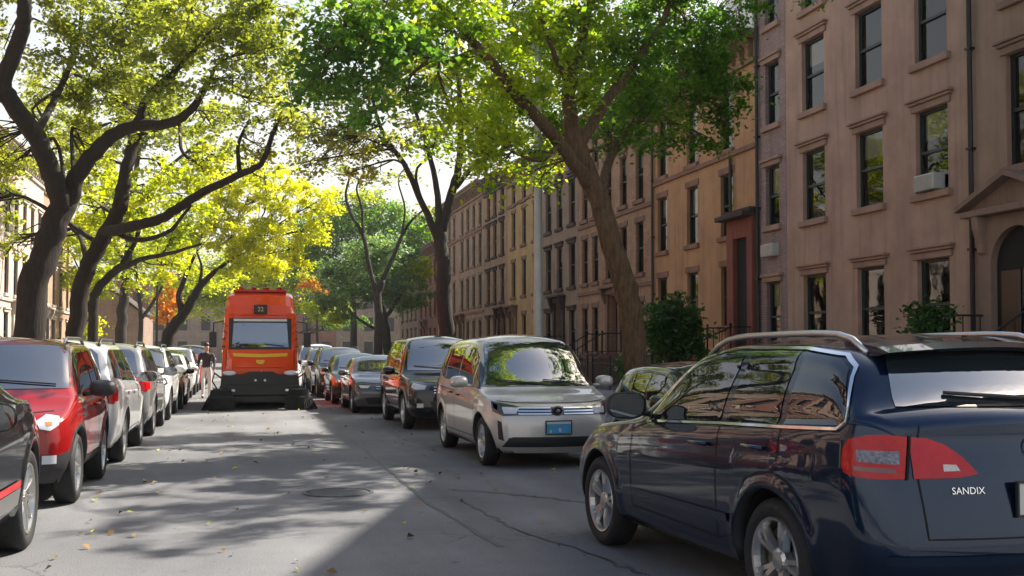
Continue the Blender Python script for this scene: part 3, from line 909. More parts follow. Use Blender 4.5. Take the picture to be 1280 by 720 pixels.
def tree(label, base_px, Yb, limbs, blobs, leaf, dens, mats, bark, group='street trees', seed=1, twig=True, cat='tree', name='street_tree', flare=1.5):
    """limbs: [(list of (px, py, Y), r0, r1)], first is the trunk. blobs: (px,py,Y,rx_px,rz_px,dens,mi)"""
    rs = np.random.default_rng(seed)
    first = limbs[0][0][0]
    b = atY(*first)
    base = np.array([b[0], b[1], .1])
    root = empty(name, tuple(base)); tag(root, label, cat, group)
    tb = MB()
    allpts = []
    for li, (pts, r0, r1) in enumerate(limbs):
        W = [atY(*p) for p in pts]
        if li == 0: W[0][2] = .1
        n = len(W)
        rads = [r0 + (r1 - r0) * i / (n - 1) for i in range(n)]
        P, R = smooth_poly(W, rads, 6)
        P = [p + rs.normal(size=3) * R[i] * .10 for i, p in enumerate(P)]
        if li == 0:
            P.insert(1, P[0] + np.array([0, 0, .12])); R.insert(1, R[0] * 1.18); R[0] *= flare
            P = [np.array([q[0], q[1], q[2]]) for q in P]
        tb.tube([p - base for p in P], R, 12 if r0 > .1 else 8)
        for p, r in zip(P, R): allpts.append((p, r))
    AP = np.array([p for p, r in allpts]); AR = np.array([r for p, r in allpts])
    BL = []
    for bb in blobs:
        if bb[0] == 'w':
            BL.append((np.array(bb[1:4], float), (bb[4], bb[4], bb[4] * .7), bb[5], bb[6])); continue
        (px, py, Y, rx, rz, dm, mi) = bb
        c = atY(px, py, Y)
        D = np.dot(c - CAM, cF)
        BL.append((c, (rx * D / F, rx * D / F * .95, rz * D / F), dm, mi))
    C, S, Mi, ends = crown_points(BL, rs, leaf, dens)
    trunk = tb
    if twig:
        for c, cc in ends:
            # branch from nearest limb point to blob centre
            dd = np.linalg.norm(AP - c, axis=1) + (AP[:, 2] > c[2] + .5) * 2.0
            i = int(np.argmin(dd)); p0 = AP[i]; r0 = min(AR[i] * .6, .02 + .012 * dd[i])
            mid = (p0 + c) / 2 + rs.normal(size=3) * .12 * dd[i] + np.array([0, 0, .08 * dd[i]])
            P, R = smooth_poly([p0, mid, c], [r0, r0 * .7, r0 * .45], 4)
            trunk.tube([p - base for p in P], R, 6)
            for e in cc:
                s = P[int(rs.integers(3, len(P)))]
                m2 = (s + e) / 2 + rs.normal(size=3) * .12
                trunk.tube([s - base, m2 - base, e - base], [r0 * .42, r0 * .3, .006], 4, cap=False)
    trunk.build('trunk', bark, root, smooth=True)
    v = leaves(C, S, rs)
    fast_quads('crown', v - base, mats, root, np.repeat(Mi, 1))
    return root, len(C)


nl = 0
# --- first big tree on the left
Y = 25
r_, k = tree('large dark trunked tree leaning out on the left behind the red car, forked low', None, Y, [
    ([(28, 445, Y), (40, 380, Y), (58, 310, Y), (82, 248, Y)], .34, .26),
    ([(80, 262, Y), (66, 225, Y - .6), (44, 170, Y - 1.2), (14, 128, Y - 1.6), (4, 100, Y - 2), (26, 45, Y - 2.5), (30, 0, Y - 3), (22, -70, Y - 3)], .23, .11),
    ([(84, 255, Y), (100, 215, Y - .3), (128, 180, Y - .6), (165, 158, Y - 1), (205, 155, Y - 1.5), (238, 138, Y - 2), (262, 100, Y - 2.5)], .2, .06),
    ([(170, 158, Y - 1), (185, 120, Y - 1.4), (215, 92, Y - 2), (245, 60, Y - 2.5)], .1, .04),
    ([(30, 0, Y - 3), (50, -40, Y - 3), (90, -90, Y - 2)], .12, .05),
    ([(14, 128, Y - 1.6), (-20, 110, Y - 2), (-60, 60, Y - 2)], .1, .05),
    ([(44, 170, Y - 1.2), (70, 120, Y), (96, 60, Y + .5), (104, 0, Y + .5)], .09, .04),
    ], [
    (-60, 20, Y - 2, 60, 60, .9, 0), (90, 60, Y, 55, 45, .8, 0), (60, -40, Y - 2, 80, 40, .9, 0), (150, 20, Y - 1, 55, 40, .9, 0), (160, 100, Y + 1, 45, 30, .8, 0),
    (220, 55, Y - 2, 50, 40, .9, 0), (280, 40, Y - 3, 50, 40, .9, 0), (215, 110, Y - 2, 40, 26, .7, 0), (290, 105, Y - 3, 38, 26, .6, 0), (340, 60, Y - 3, 40, 34, .7, 0),
    (250, -20, Y - 2, 70, 40, .9, 0), (110, 130, Y + 1, 42, 30, .7, 0), (60, 110, Y + 2, 30, 26, .6, 0), (20, 200, Y + 2, 30, 36, .6, 0), (-20, 180, Y + 1, 40, 40, .7, 0),
    (110, 195, Y + 2, 30, 22, .5, 1), (5, 60, Y + 3, 24, 20, .35, 0), (340, 0, Y - 3, 50, 30, .8, 0), (350, 120, Y - 2, 30, 20, .4, 0),
        (200, 20, Y, 60, 40, .8, 0), (130, -20, Y, 70, 40, .8, 0), (330, 30, Y - 2, 50, 30, .8, 0), (180, 150, Y + 2, 34, 22, .5, 0), (60, 160, Y + 3, 30, 26, .6, 0), (260, 150, Y, 34, 18, .4, 0),
    ], .10, .95, [M['leaf_olive'], M['leaf_yg']], M['bark'], seed=11); nl += k
# --- second tree on the left
Y = 33
r_, k = tree('dark tree with a long limb reaching right over the parked cars', None, Y, [
    ([(92, 440, Y), (98, 380, Y), (115, 322, Y), (140, 278, Y), (152, 255, Y)], .26, .2),
    ([(130, 292, Y), (160, 283, Y - 1), (195, 276, Y - 1.5), (225, 258, Y - 2), (262, 236, Y - 2.5), (300, 218, Y - 3), (326, 205, Y - 3.5), (340, 170, Y - 4), (352, 140, Y - 4)], .17, .05),
    ([(150, 262, Y), (158, 215, Y), (172, 165, Y), (190, 130, Y - 1), (215, 95, Y - 1), (240, 60, Y - 1)], .22, .06),
    ([(165, 190, Y), (162, 150, Y + 1), (150, 100, Y + 1), (140, 50, Y + 1)], .12, .05),
    ([(172, 165, Y), (200, 160, Y), (225, 155, Y - 1)], .12, .05),
    ([(300, 218, Y - 3), (298, 180, Y - 3), (312, 150, Y - 3)], .07, .03),
    ([(135, 285, Y), (170, 300, Y - 1), (210, 290, Y - 2), (228, 270, Y - 2), (240, 256, Y - 2)], .09, .03),
    ([(225, 155, Y), (228, 190, Y - 1), (248, 205, Y - 1), (255, 215, Y - 1)], .06, .03),
    ], [
    (170, 60, Y, 45, 40, .7, 0), (230, 30, Y - 1, 50, 40, .7, 0), (130, 110, Y + 1, 40, 34, .6, 0), (215, 130, Y - 1, 36, 22, .6, 0), (290, 150, Y - 3, 44, 24, .7, 0), (345, 130, Y - 4, 36, 26, .6, 0),
    (370, 160, Y - 4, 26, 22, .4, 0), (330, 180, Y - 3, 30, 20, .5, 0), (120, 220, Y + 2, 32, 26, .7, 1), (210, 220, Y, 36, 22, .8, 1), (260, 195, Y - 1, 34, 20, .6, 1), (190, 250, Y + 1, 30, 20, .9, 1), (120, 262, Y + 3, 30, 24, .9, 1),
    (310, 90, Y - 2, 44, 30, .6, 0), (300, 20, Y - 2, 50, 34, .6, 0), (90, 170, Y + 2, 30, 26, .6, 0), (380, 90, Y - 3, 34, 28, .4, 0), (-10, 250, Y + 3, 30, 40, .8, 0), (20, 300, Y + 4, 22, 24, .5, 0),
    ], .13, .9, [M['leaf_olive'], M['leaf_yg']], M['bark'], seed=12); nl += k
# --- third and fourth on the left: yellow
Y = 42
r_, k = tree('slender tree with yellow foliage beside the second trunk on the left', None, Y, [
    ([(120, 440, Y), (116, 400, Y), (120, 365, Y), (140, 342, Y), (152, 332, Y)], .2, .13),
    ([(140, 342, Y), (175, 325, Y - 1), (215, 316, Y - 2), (252, 305, Y - 3)], .12, .04),
    ([(116, 395, Y), (106, 370, Y), (110, 330, Y), (125, 300, Y)], .1, .05),
    ([(152, 332, Y), (170, 300, Y), (178, 262, Y), (180, 230, Y)], .1, .05),
    ], [
    (130, 290, Y, 34, 26, 1, 0), (180, 265, Y, 36, 26, 1, 0), (215, 290, Y - 1, 30, 20, 1, 0), (160, 235, Y + 1, 36, 26, .9, 0), (240, 262, Y, 30, 22, .9, 0), (125, 340, Y + 1, 22, 18, .8, 0), (110, 400, Y + 3, 14, 18, .9, 0), (170, 345, Y + 2, 24, 12, .7, 0), (215, 330, Y, 22, 12, .7, 0), (100, 300, Y + 3, 22, 22, .8, 0)],
    .14, 1.0, [M['leaf_yg']], M['bark'], seed=13); nl += k
Y = 58
r_, k = tree('dark forked tree with bright yellow crown left of the sweeper', None, Y, [
    ([(200, 445, Y), (212, 418, Y), (232, 388, Y), (248, 362, Y), (262, 345, Y), (286, 326, Y)], .36, .09),
    ([(228, 392, Y), (224, 370, Y), (232, 345, Y), (244, 318, Y)], .2, .07),
    ([(248, 362, Y), (252, 335, Y), (246, 315, Y)], .1, .04),
    ], [
    (250, 300, Y, 34, 24, 1, 0), (290, 285, Y - 1, 40, 26, 1, 0), (330, 300, Y - 2, 40, 26, 1, 0), (300, 325, Y - 1, 34, 20, .9, 0), (220, 325, Y + 1, 30, 20, .8, 0), (350, 275, Y - 2, 34, 22, .9, 0), (370, 310, Y - 3, 34, 22, .9, 0), (270, 258, Y, 40, 22, .9, 0), (320, 250, Y, 40, 22, .8, 0), (395, 285, Y - 3, 22, 20, .8, 0), (365, 232, Y - 2, 36, 22, .7, 0), (400, 250, Y - 3, 28, 20, .7, 0), (330, 210, Y, 34, 18, .55, 0), (290, 225, Y, 34, 18, .6, 0), (340, 335, Y - 2, 30, 16, .8, 0)],
    .17, 1.1, [M['leaf_yel']], M['bark'], seed=14); nl += k
Y = 74
r_, k = tree('far left tree with slender trunks and mixed yellow green crown', None, Y, [
    ([(172, 442, Y), (176, 400, Y), (172, 360, Y), (168, 320, Y)], .16, .09),
    ([(176, 400, Y), (196, 370, Y), (206, 345, Y), (196, 325, Y)], .12, .05),
    ([(172, 360, Y), (160, 345, Y), (140, 325, Y)], .1, .05)], [
    (170, 320, Y, 34, 20, .9, 0), (205, 340, Y, 30, 18, .8, 0), (240, 350, Y, 30, 18, .8, 0), (140, 330, Y, 30, 22, .8, 0), (280, 350, Y + 3, 30, 14, .8, 0), (225, 305, Y + 3, 40, 22, .9, 0), (115, 355, Y + 4, 26, 24, .8, 0)],
    .2, 1.1, [M['leaf_yg']], M['bark_grey'], seed=15); nl += k
Y = 92
r_, k = tree('young orange autumn tree seen between trunks left of the sweeper', None, Y, [
    ([(208, 443, Y), (209, 410, Y), (211, 380, Y)], .15, .06)], [(210, 378, Y, 13, 22, 1.6, 0), (214, 355, Y, 10, 12, 1.2, 0), (203, 395, Y, 9, 10, 1.2, 0)],
    .2, 1.3, [M['leaf_orange']], M['bark_grey'], seed=16, group=None); nl += k
Y = 98
r_, k = tree('orange tinged tree above the parked cars right of the sweeper', None, Y, [
    ([(398, 443, Y), (396, 400, Y), (394, 370, Y)], .15, .06)], [(382, 352, Y, 15, 10, .6, 0), (402, 360, Y, 10, 12, .5, 0), (390, 345, Y, 20, 14, .7, 1), (378, 385, Y + 1, 26, 12, 1.0, 1), (410, 385, Y, 22, 14, 1.0, 1)],
    .22, 1.3, [M['leaf_orange'], M['leaf_yg']], M['bark_grey'], seed=17, group=None); nl += k

# --- right: leaning tree beside the silver van
Y = 17
r_, k = tree('large leaning tree with warm brown trunk behind the silver minivan', None, Y, [
    ([(800, 455, Y), (790, 400, Y), (772, 330, Y), (748, 250, Y), (724, 190, Y), (712, 160, Y)], .21, .15),
    ([(740, 235, Y), (700, 180, Y - .5), (648, 120, Y - 1), (600, 62, Y - 1.5), (550, 5, Y - 2), (500, -50, Y - 2)], .12, .045),
    ([(714, 165, Y), (712, 110, Y), (728, 50, Y + .3), (740, -20, Y + .5), (745, -80, Y + .5)], .13, .05),
    ([(722, 182, Y), (750, 140, Y + .4), (790, 82, Y + .8), (828, 28, Y + 1), (850, -40, Y + 1)], .11, .045),
    ([(752, 262, Y), (757, 215, Y + .8), (775, 175, Y + 1.5), (800, 150, Y + 2), (850, 120, Y + 3)], .1, .04),
    ([(700, 180, Y - .5), (675, 200, Y - .8), (640, 190, Y - 1)], .05, .02),
    ([(712, 110, Y), (690, 60, Y - .5), (670, 0, Y - 1)], .06, .03),
    ([(600, 62, Y - 1.5), (560, 75, Y - 2), (500, 60, Y - 3), (440, 40, Y - 3.5)], .06, .03),
    ], [
    (560, 40, Y - 2, 70, 45, 1, 1), (630, 90, Y - 1, 60, 40, 1, 1), (640, 10, Y - 1, 70, 45, 1, 1), (720, 20, Y, 60, 50, 1, 1), (710, 100, Y, 55, 40, .9, 1), (620, 160, Y - 1, 45, 30, .9, 1),
    (560, 130, Y - 1.5, 45, 30, .7, 1), (600, 215, Y - 1, 28, 22, .6, 1), (790, 60, Y + .8, 60, 50, 1, 0), (860, 30, Y + 1.5, 55, 45, 1, 0), (800, 130, Y + 1.5, 50, 36, .9, 0), (860, 110, Y + 2, 50, 40, 1, 0), (900, 80, Y + 2, 32, 36, .8, 0),
    (905, 140, Y + 2, 24, 26, .7, 0), (840, 175, Y + 2, 40, 20, .7, 0), (760, 165, Y + 1, 34, 20, .5, 0), (490, 60, Y - 3, 60, 40, 1, 2), (430, 30, Y - 3.5, 55, 36, 1, 2), (440, 95, Y - 3, 55, 26, .9, 2), (395, 115, Y - 3.5, 34, 22, .6, 2), (480, -30, Y - 3, 80, 40, 1, 1),
    (700, -60, Y, 90, 50, 1, 1), (840, -50, Y + 1, 80, 45, 1, 0), (670, 190, Y - .5, 30, 18, .6, 1), (510, 115, Y - 2, 40, 22, .7, 2), (925, 20, Y + 2, 22, 30, .4, 0), (890, 185, Y + 2, 20, 12, .4, 0), (580, -60, Y - 2, 90, 40, 1, 1),
        (760, 120, Y + 5, 50, 36, .9, 0), (690, 150, Y + 5, 44, 30, .9, 1), (640, 120, Y + 5, 46, 34, .9, 1), (820, 90, Y + 6, 46, 36, .9, 0), (720, 60, Y + 6, 60, 40, .9, 1), (860, 60, Y + 6, 40, 36, .8, 0), (650, 50, Y + 5, 50, 34, .8, 1),  # clumps added behind the crown to widen the dappled shade on the road
    (660, 215, Y + 3, 30, 18, .6, 1), (600, 180, Y, 30, 26, .7, 1), (545, 175, Y, 30, 18, .6, 1), (790, 165, Y + 3, 34, 18, .7, 0), (815, 15, Y + 2, 50, 30, .9, 0), (900, 40, Y + 3, 30, 34, .8, 0), (925, 110, Y + 3, 18, 30, .6, 0), (395, 60, Y - 3.5, 40, 34, .8, 2), (450, 140, Y - 2, 36, 18, .6, 2),
    ('w', 9.2, 15.5, 9.8, 1.3, .5, 0), ('w', 11.2, 17.5, 10.2, 1.3, .5, 0), ('w', 8.0, 18.6, 10.6, 1.2, .45, 0), ('w', 10.6, 20.5, 9.6, 1.3, .45, 0), ('w', 12.2, 14.6, 10.4, 1.2, .4, 0), ('w', 8.6, 21.5, 9.6, 1.2, .4, 0), ('w', 12.4, 20.0, 11.6, 1.2, .4, 0), ('w', 10.0, 13.9, 11.0, 1.1, .4, 0), ('w', 8.4, 16.8, 9.2, 1.2, .5, 0), ('w', 9.8, 18.4, 10.8, 1.3, .5, 0), ('w', 10.6, 15.8, 11.4, 1.2, .5, 0), ('w', 7.6, 17.6, 8.6, 1.1, .4, 1),  # unseen high clumps added above the view to throw dapples on the road
    ], .092, 1.0, [M['leaf_green'], M['leaf_lime'], M['leaf_deep']], M['bark_brown'], seed=21); nl += k
# --- right second tree
Y = 32
r_, k = tree('grey forked tree with an arching limb behind the dark minivan', None, Y, [
    ([(560, 440, Y), (556, 380, Y), (552, 320, Y), (548, 285, Y)], .25, .2),
    ([(548, 300, Y), (528, 255, Y), (505, 205, Y - .5), (478, 165, Y - 1), (462, 110, Y - 1)], .12, .04),
    ([(549, 292, Y), (546, 235, Y), (530, 170, Y), (512, 120, Y)], .12, .04),
    ([(552, 290, Y), (562, 250, Y), (574, 200, Y), (575, 130, Y), (570, 60, Y)], .16, .06),
    ([(570, 235, Y), (592, 208, Y), (625, 188, Y), (655, 180, Y), (665, 200, Y)], .08, .03),
    ([(528, 255, Y), (520, 215, Y), (540, 190, Y), (545, 160, Y)], .05, .02)], [
    (450, 120, Y - 1, 50, 26, .9, 1), (500, 105, Y, 50, 30, .9, 1), (560, 80, Y, 46, 34, .7, 0), (415, 170, Y - 1, 36, 26, .6, 1), (470, 185, Y - 1, 38, 20, .6, 1), (440, 215, Y - 1, 30, 14, .5, 1), (520, 160, Y, 36, 26, .5, 1), (600, 150, Y, 34, 30, .6, 0), (640, 175, Y, 30, 16, .6, 0),
    (400, 110, Y - 1, 40, 24, .6, 1), (500, 60, Y, 60, 30, .9, 0), (395, 205, Y, 22, 16, .4, 1), (690, 190, Y + 1, 24, 26, .5, 0), (620, 120, Y, 44, 36, .7, 0), (560, 150, Y, 40, 30, .6, 0), (440, 160, Y, 40, 24, .6, 1), (385, 175, Y, 30, 22, .4, 1), (430, 195, Y, 34, 18, .45, 1), (370, 205, Y, 22, 16, .35, 1), (610, 200, Y, 34, 20, .5, 0)],
    .125, .95, [M['leaf_yg'], M['leaf_olive']], M['bark_grey'], seed=22); nl += k
# --- right third tree, thin double trunk, and leafy trees behind
Y = 50
r_, k = tree('thin double stemmed tree with sparse twigs over the far right cars', None, Y, [
    ([(470, 445, Y), (474, 400, Y), (472, 370, Y), (478, 350, Y)], .22, .15),
    ([(472, 375, Y), (462, 335, Y), (454, 295, Y), (440, 270, Y), (432, 245, Y), (436, 220, Y), (425, 200, Y)], .12, .03),
    ([(454, 295, Y), (452, 260, Y), (446, 235, Y), (455, 215, Y)], .07, .03),
    ([(478, 350, Y), (490, 325, Y), (502, 295, Y), (515, 275, Y), (530, 262, Y)], .12, .04),
    ([(502, 295, Y), (506, 260, Y), (498, 225, Y), (510, 205, Y)], .06, .02)], [
    (430, 215, Y, 24, 10, .35, 0), (505, 215, Y, 22, 12, .4, 0), (530, 262, Y, 14, 10, .4, 0), (470, 225, Y, 20, 10, .3, 0)],
    .16, .8, [M['leaf_olive']], M['bark_grey'], seed=23); nl += k
Y = 68
r_, k = tree('dense blue green tree low over the far right parked cars', None, Y, [
    ([(488, 444, Y), (480, 400, Y), (470, 360, Y)], .3, .18), ([(480, 400, Y), (500, 370, Y), (512, 350, Y)], .14, .06), ([(486, 420, Y), (450, 400, Y), (430, 380, Y)], .12, .05)], [
    (430, 370, Y, 34, 24, 1.2, 0), (465, 350, Y, 36, 26, 1.2, 0), (500, 360, Y, 32, 26, 1.2, 0), (450, 318, Y, 36, 24, 1.1, 0), (495, 318, Y, 34, 24, 1.1, 0), (525, 335, Y, 20, 24, 1, 1), (415, 345, Y, 26, 20, 1, 0), (522, 375, Y, 18, 16, 1, 0), (410, 395, Y, 26, 12, 1, 1)],
    .17, 1.2, [M['leaf_blue'], M['leaf_yg']], M['bark_grey'], seed=24); nl += k
Y = 105
r_, k = tree('tall pale green tree closing the view behind the sweeper', None, Y, [
    ([(440, 444, Y), (442, 400, Y), (440, 330, Y)], .4, .2)], [
    (400, 290, Y, 40, 34, 1.1, 0), (440, 280, Y, 40, 32, 1.1, 0), (480, 285, Y, 40, 34, 1.1, 0), (520, 300, Y, 30, 30, 1.1, 0), (420, 330, Y, 44, 30, 1.1, 0), (500, 330, Y, 40, 30, 1, 0), (385, 340, Y, 30, 26, 1, 0), (540, 280, Y, 20, 26, .7, 0), (410, 255, Y, 30, 18, .6, 1), (460, 248, Y, 30, 18, .5, 1)],
    .26, 1.2, [M['leaf_green'], M['leaf_yg']], M['bark_grey'], seed=25, group='trees closing the end of the street'); nl += k
Y = 112
r_, k = tree('broad yellow green tree closing the view left of the sweeper', None, Y, [
    ([(330, 444, Y), (332, 400, Y), (330, 330, Y)], .4, .2)], [
    (260, 350, Y, 44, 30, 1, 0), (310, 340, Y, 44, 30, 1, 0), (355, 350, Y, 40, 30, 1, 0), (380, 320, Y, 34, 30, 1, 0), (300, 385, Y, 44, 18, .8, 0), (220, 375, Y, 34, 24, .7, 0), (350, 390, Y, 40, 16, 1, 1), (420, 400, Y, 34, 12, 1, 1)],
    .28, 1.1, [M['leaf_yg'], M['leaf_green']], M['bark_grey'], seed=26, group='trees closing the end of the street'); nl += k
Y = 60
r_, k = tree('tall olive tree rising behind the second trunk over the left houses', None, Y, [
    ([(150, 443, Y), (152, 400, Y), (160, 330, Y), (165, 250, Y), (175, 180, Y)], .34, .1),
    ([(160, 330, Y), (120, 270, Y + 2), (90, 200, Y + 3)], .14, .05),
    ([(165, 260, Y), (210, 210, Y), (260, 170, Y)], .14, .05)], [
    (100, 190, Y + 3, 46, 40, .8, 0), (60, 130, Y + 3, 46, 34, .6, 0), (160, 150, Y, 50, 40, .9, 0), (220, 170, Y, 44, 34, .8, 0), (280, 200, Y, 40, 30, .8, 0), (200, 110, Y, 40, 26, .6, 0), (130, 250, Y, 40, 24, .8, 1), (250, 230, Y, 40, 22, .8, 1), (320, 220, Y, 34, 20, .6, 1)],
    .2, 1.0, [M['leaf_olive'], M['leaf_yg']], M['bark_grey'], seed=28); nl += k
Y = 80
r_, k = tree('green tree filling the gap on the left before the blank brick wall', None, Y, [
    ([(100, 444, Y), (102, 400, Y), (100, 340, Y)], .3, .15)], [
    (100, 345, Y, 30, 26, .9, 0), (112, 410, Y, 12, 16, 1.2, 0), (130, 300, Y, 36, 26, .9, 0), (60, 300, Y, 30, 30, .6, 0), (190, 300, Y, 36, 24, .9, 0)],
    .22, 1.1, [M['leaf_yg']], M['bark_grey'], seed=27); nl += k
print('leaves', nl)


def shrub(label, px, py, Y, rpx, rz, mat, dens, leaf, seed, name='shrub', n=9, pot=False):
    rs = np.random.default_rng(seed)
    c = atY(px, py, Y); D = np.dot(c - CAM, cF); r = rpx * D / F; rr = rz * D / F
    base = np.array([c[0], c[1], .14])
    root = empty(name, tuple(base)); tag(root, label, 'shrub')
    bl = []
    for i in range(n):
        a = rs.random() * 2 * PI; q = rs.random() ** .5 * .8
        bl.append((c + np.array([math.cos(a) * r * q, math.sin(a) * r * q, (rs.random() * 2 - 1) * rr * .72 - rr * .15 * q]), (r * (.2 + .2 * rs.random()), r * .32, rr * (.2 + .16 * rs.random())), 1.1, 0))
    C, S, Mi, ends = crown_points(bl, rs, leaf, dens)
    C = C[C[:, 2] > .2]; S = S[:len(C)]
    st = MB()
    for b_, cc in ends:
        st.tube([(rs.normal() * .05, rs.normal() * .05, 0), (b_ - base) * np.array([.4, .4, .6]), b_ - base], [.03, .02, .01], 5)
    st.build('stem', M['bark_grey'], root)
    fast_quads('foliage', leaves(C, S, rs) - base, mat, root)
    return root


shrub('large glossy green bush at the foot of the orange house stoop', 842, 408, 28.5, 46, 52, M['hedge'], 1.0, .13, 31, n=22)
shrub('loose green bush in front of a ground floor window of the mauve brownstone', 1160, 386, 19.5, 26, 28, M['hedge'], .35, .11, 32, n=7)
shrub('low dark bush under the leaning tree behind the black sedan', 800, 455, 19, 26, 14, M['hedge'], 1.0, .1, 33, n=6)
# ------------------------------------------------------------------ cars
def carpaint(name, c, metal=.0, flake=0.0, rough=.28, dust=.35):
    m, nt, b = newmat(name)
    b.inputs['Base Color'].default_value = c4(c); b.inputs['Metallic'].default_value = metal; b.inputs['Roughness'].default_value = rough
    setin(b, 'Coat Weight', 1.0); setin(b, 'Coat Roughness', .025); setin(b, 'Coat IOR', 1.47); setin(b, 'Specular IOR Level', .15)
    # light road dust near the sills and a slightly uneven clear coat
    tc = nt.nodes.new('ShaderNodeTexCoord'); L = nt.links.new
    sep = nt.nodes.new('ShaderNodeSeparateXYZ'); L(tc.outputs['Object'], sep.inputs[0])
    mr = nt.nodes.new('ShaderNodeMapRange'); mr.inputs['From Min'].default_value = .2; mr.inputs['From Max'].default_value = .55; mr.inputs['To Min'].default_value = dust; mr.inputs['To Max'].default_value = 0
    L(sep.outputs['Z'], mr.inputs['Value'])
    n = nt.nodes.new('ShaderNodeTexNoise'); n.inputs['Scale'].default_value = 4; n.inputs['Detail'].default_value = 5; L(tc.outputs['Object'], n.inputs['Vector'])
    mu = nt.nodes.new('ShaderNodeMath'); mu.operation = 'MULTIPLY'; L(mr.outputs[0], mu.inputs[0]); L(n.outputs['Fac'], mu.inputs[1])
    mx = nt.nodes.new('ShaderNodeMix'); mx.data_type = 'RGBA'; L(mu.outputs[0], mx.inputs[0])
    mx.inputs[6].default_value = c4(c); mx.inputs[7].default_value = (.16, .14, .12, 1); L(mx.outputs[2], b.inputs['Base Color'])
    n2 = nt.nodes.new('ShaderNodeTexNoise'); n2.inputs['Scale'].default_value = 1.6; L(tc.outputs['Object'], n2.inputs['Vector'])
    bp = nt.nodes.new('ShaderNodeBump'); bp.inputs['Strength'].default_value = .06; bp.inputs['Distance'].default_value = .02
    L(n2.outputs['Fac'], bp.inputs['Height']); setin(b, 'Coat Normal', (0, 0, 0))
    if 'Coat Normal' in b.inputs: L(bp.outputs['Normal'], b.inputs['Coat Normal'])
    return m


P_ = {
    'navy': carpaint('navy_paint', (.0015, .015, .045), .75, dust=.02),
    'midgrey': carpaint('mid_grey_paint', (.26, .26, .255), .3),
    'silver': carpaint('silver_paint', (.60, .60, .60), .3, rough=.32),
    'champagne': carpaint('pale_silver_paint', (.58, .54, .49), .3, rough=.32),
    'black': carpaint('black_paint', (.006, .006, .007), 0, dust=.15),
    'red': carpaint('red_paint', (.26, .006, .006), .1),
    'white': carpaint('white_car_paint', (.62, .62, .61), 0),
    'grey': carpaint('grey_paint', (.11, .11, .115), .4),
    'blue': carpaint('blue_paint', (.02, .05, .12), .3),
    'gold': carpaint('tan_paint', (.28, .22, .15), .4),
    'green': carpaint('dark_green_paint', (.012, .035, .025), .3),
}
M['tyre'] = plain('tyre_rubber', (.014, .014, .015), .75, bump=.3, bscale=50)
M['alloy'] = plain('alloy', (.55, .54, .52), .28, metal=.9)
M['chrome'] = plain('chrome', (.75, .76, .78), .12, metal=1)
M['plastic'] = plain('black_plastic', (.02, .02, .021), .55)
M['gap'] = plain('shut_line', (.003, .003, .003), .8)
M['carglass'] = plain('tinted_glass', (.010, .014, .016), .015, spec=.9, ior=1.6)
M['windscreen'] = plain('windscreen_glass', (.016, .024, .028), .015, spec=.95, ior=2.4)
M['lens'] = plain('clear_lamp', (.62, .64, .66), .08, coat=1, spec=.8)
M['lens_dark'] = plain('lamp_recess', (.05, .05, .055), .15, coat=1)
M['lens_red'] = plain('red_lens', (.5, .003, .006), .16, coat=.25, spec=.3, var=.18, scale=14, bump=.15, bscale=40)
M['lens_red2'] = plain('deep_pink_red_lens', (.5, .004, .018), .16, coat=.25, spec=.3, var=.15, scale=12, bump=.12, bscale=40)
M['lens_clear'] = plain('faceted_lens', (.16, .16, .2), .2, coat=1, var=.9, scale=55, bump=1, bscale=60)
M['plate_green'] = plain('plate_green', (.08, .35, .3), .4)
M['mirror'] = plain('mirror_silvering', (.16, .17, .18), .04, metal=1)
M['lens_orange'] = plain('orange_lens', (.62, .24, .08), .12, coat=1)
M['lens_white'] = plain('white_lens', (.55, .52, .5), .2, coat=1, var=.35, scale=60)
M['under'] = plain('underbody', (.006, .006, .006), .9)
M['plate_blue'] = plain('blue_plate', (.08, .32, .55), .4, var=.15, scale=12)
M['plate_white'] = plain('white_plate', (.6, .6, .55), .4)
M['disc'] = plain('brake_disc', (.12, .11, .1), .4, metal=.8)


def pchip(xs, ys):
    xs = list(xs); ys = list(ys)
    n = len(xs)
    h = [xs[i + 1] - xs[i] for i in range(n - 1)]
    dl = [(ys[i + 1] - ys[i]) / h[i] for i in range(n - 1)]
    d = [0.0] * n
    for i in range(1, n - 1):
        if dl[i - 1] * dl[i] > 0:
            w1 = 2 * h[i] + h[i - 1]; w2 = h[i] + 2 * h[i - 1]
            d[i] = (w1 + w2) / (w1 / dl[i - 1] + w2 / dl[i])
    d[0] = dl[0]; d[-1] = dl[-1]
    def f(x):
        if x <= xs[0]: return ys[0]
        if x >= xs[-1]: return ys[-1]
        i = max(0, min(n - 2, int(np.searchsorted(xs, x)) - 1))
        t = (x - xs[i]) / h[i]
        return (ys[i] * (1 + 2 * t) * (1 - t) ** 2 + h[i] * d[i] * t * (1 - t) ** 2 + ys[i + 1] * t * t * (3 - 2 * t) + h[i] * d[i + 1] * t * t * (t - 1))
    return f


def sstep(a, b, x):
    t = max(0, min(1, (x - a) / (b - a))); return t * t * (3 - 2 * t)


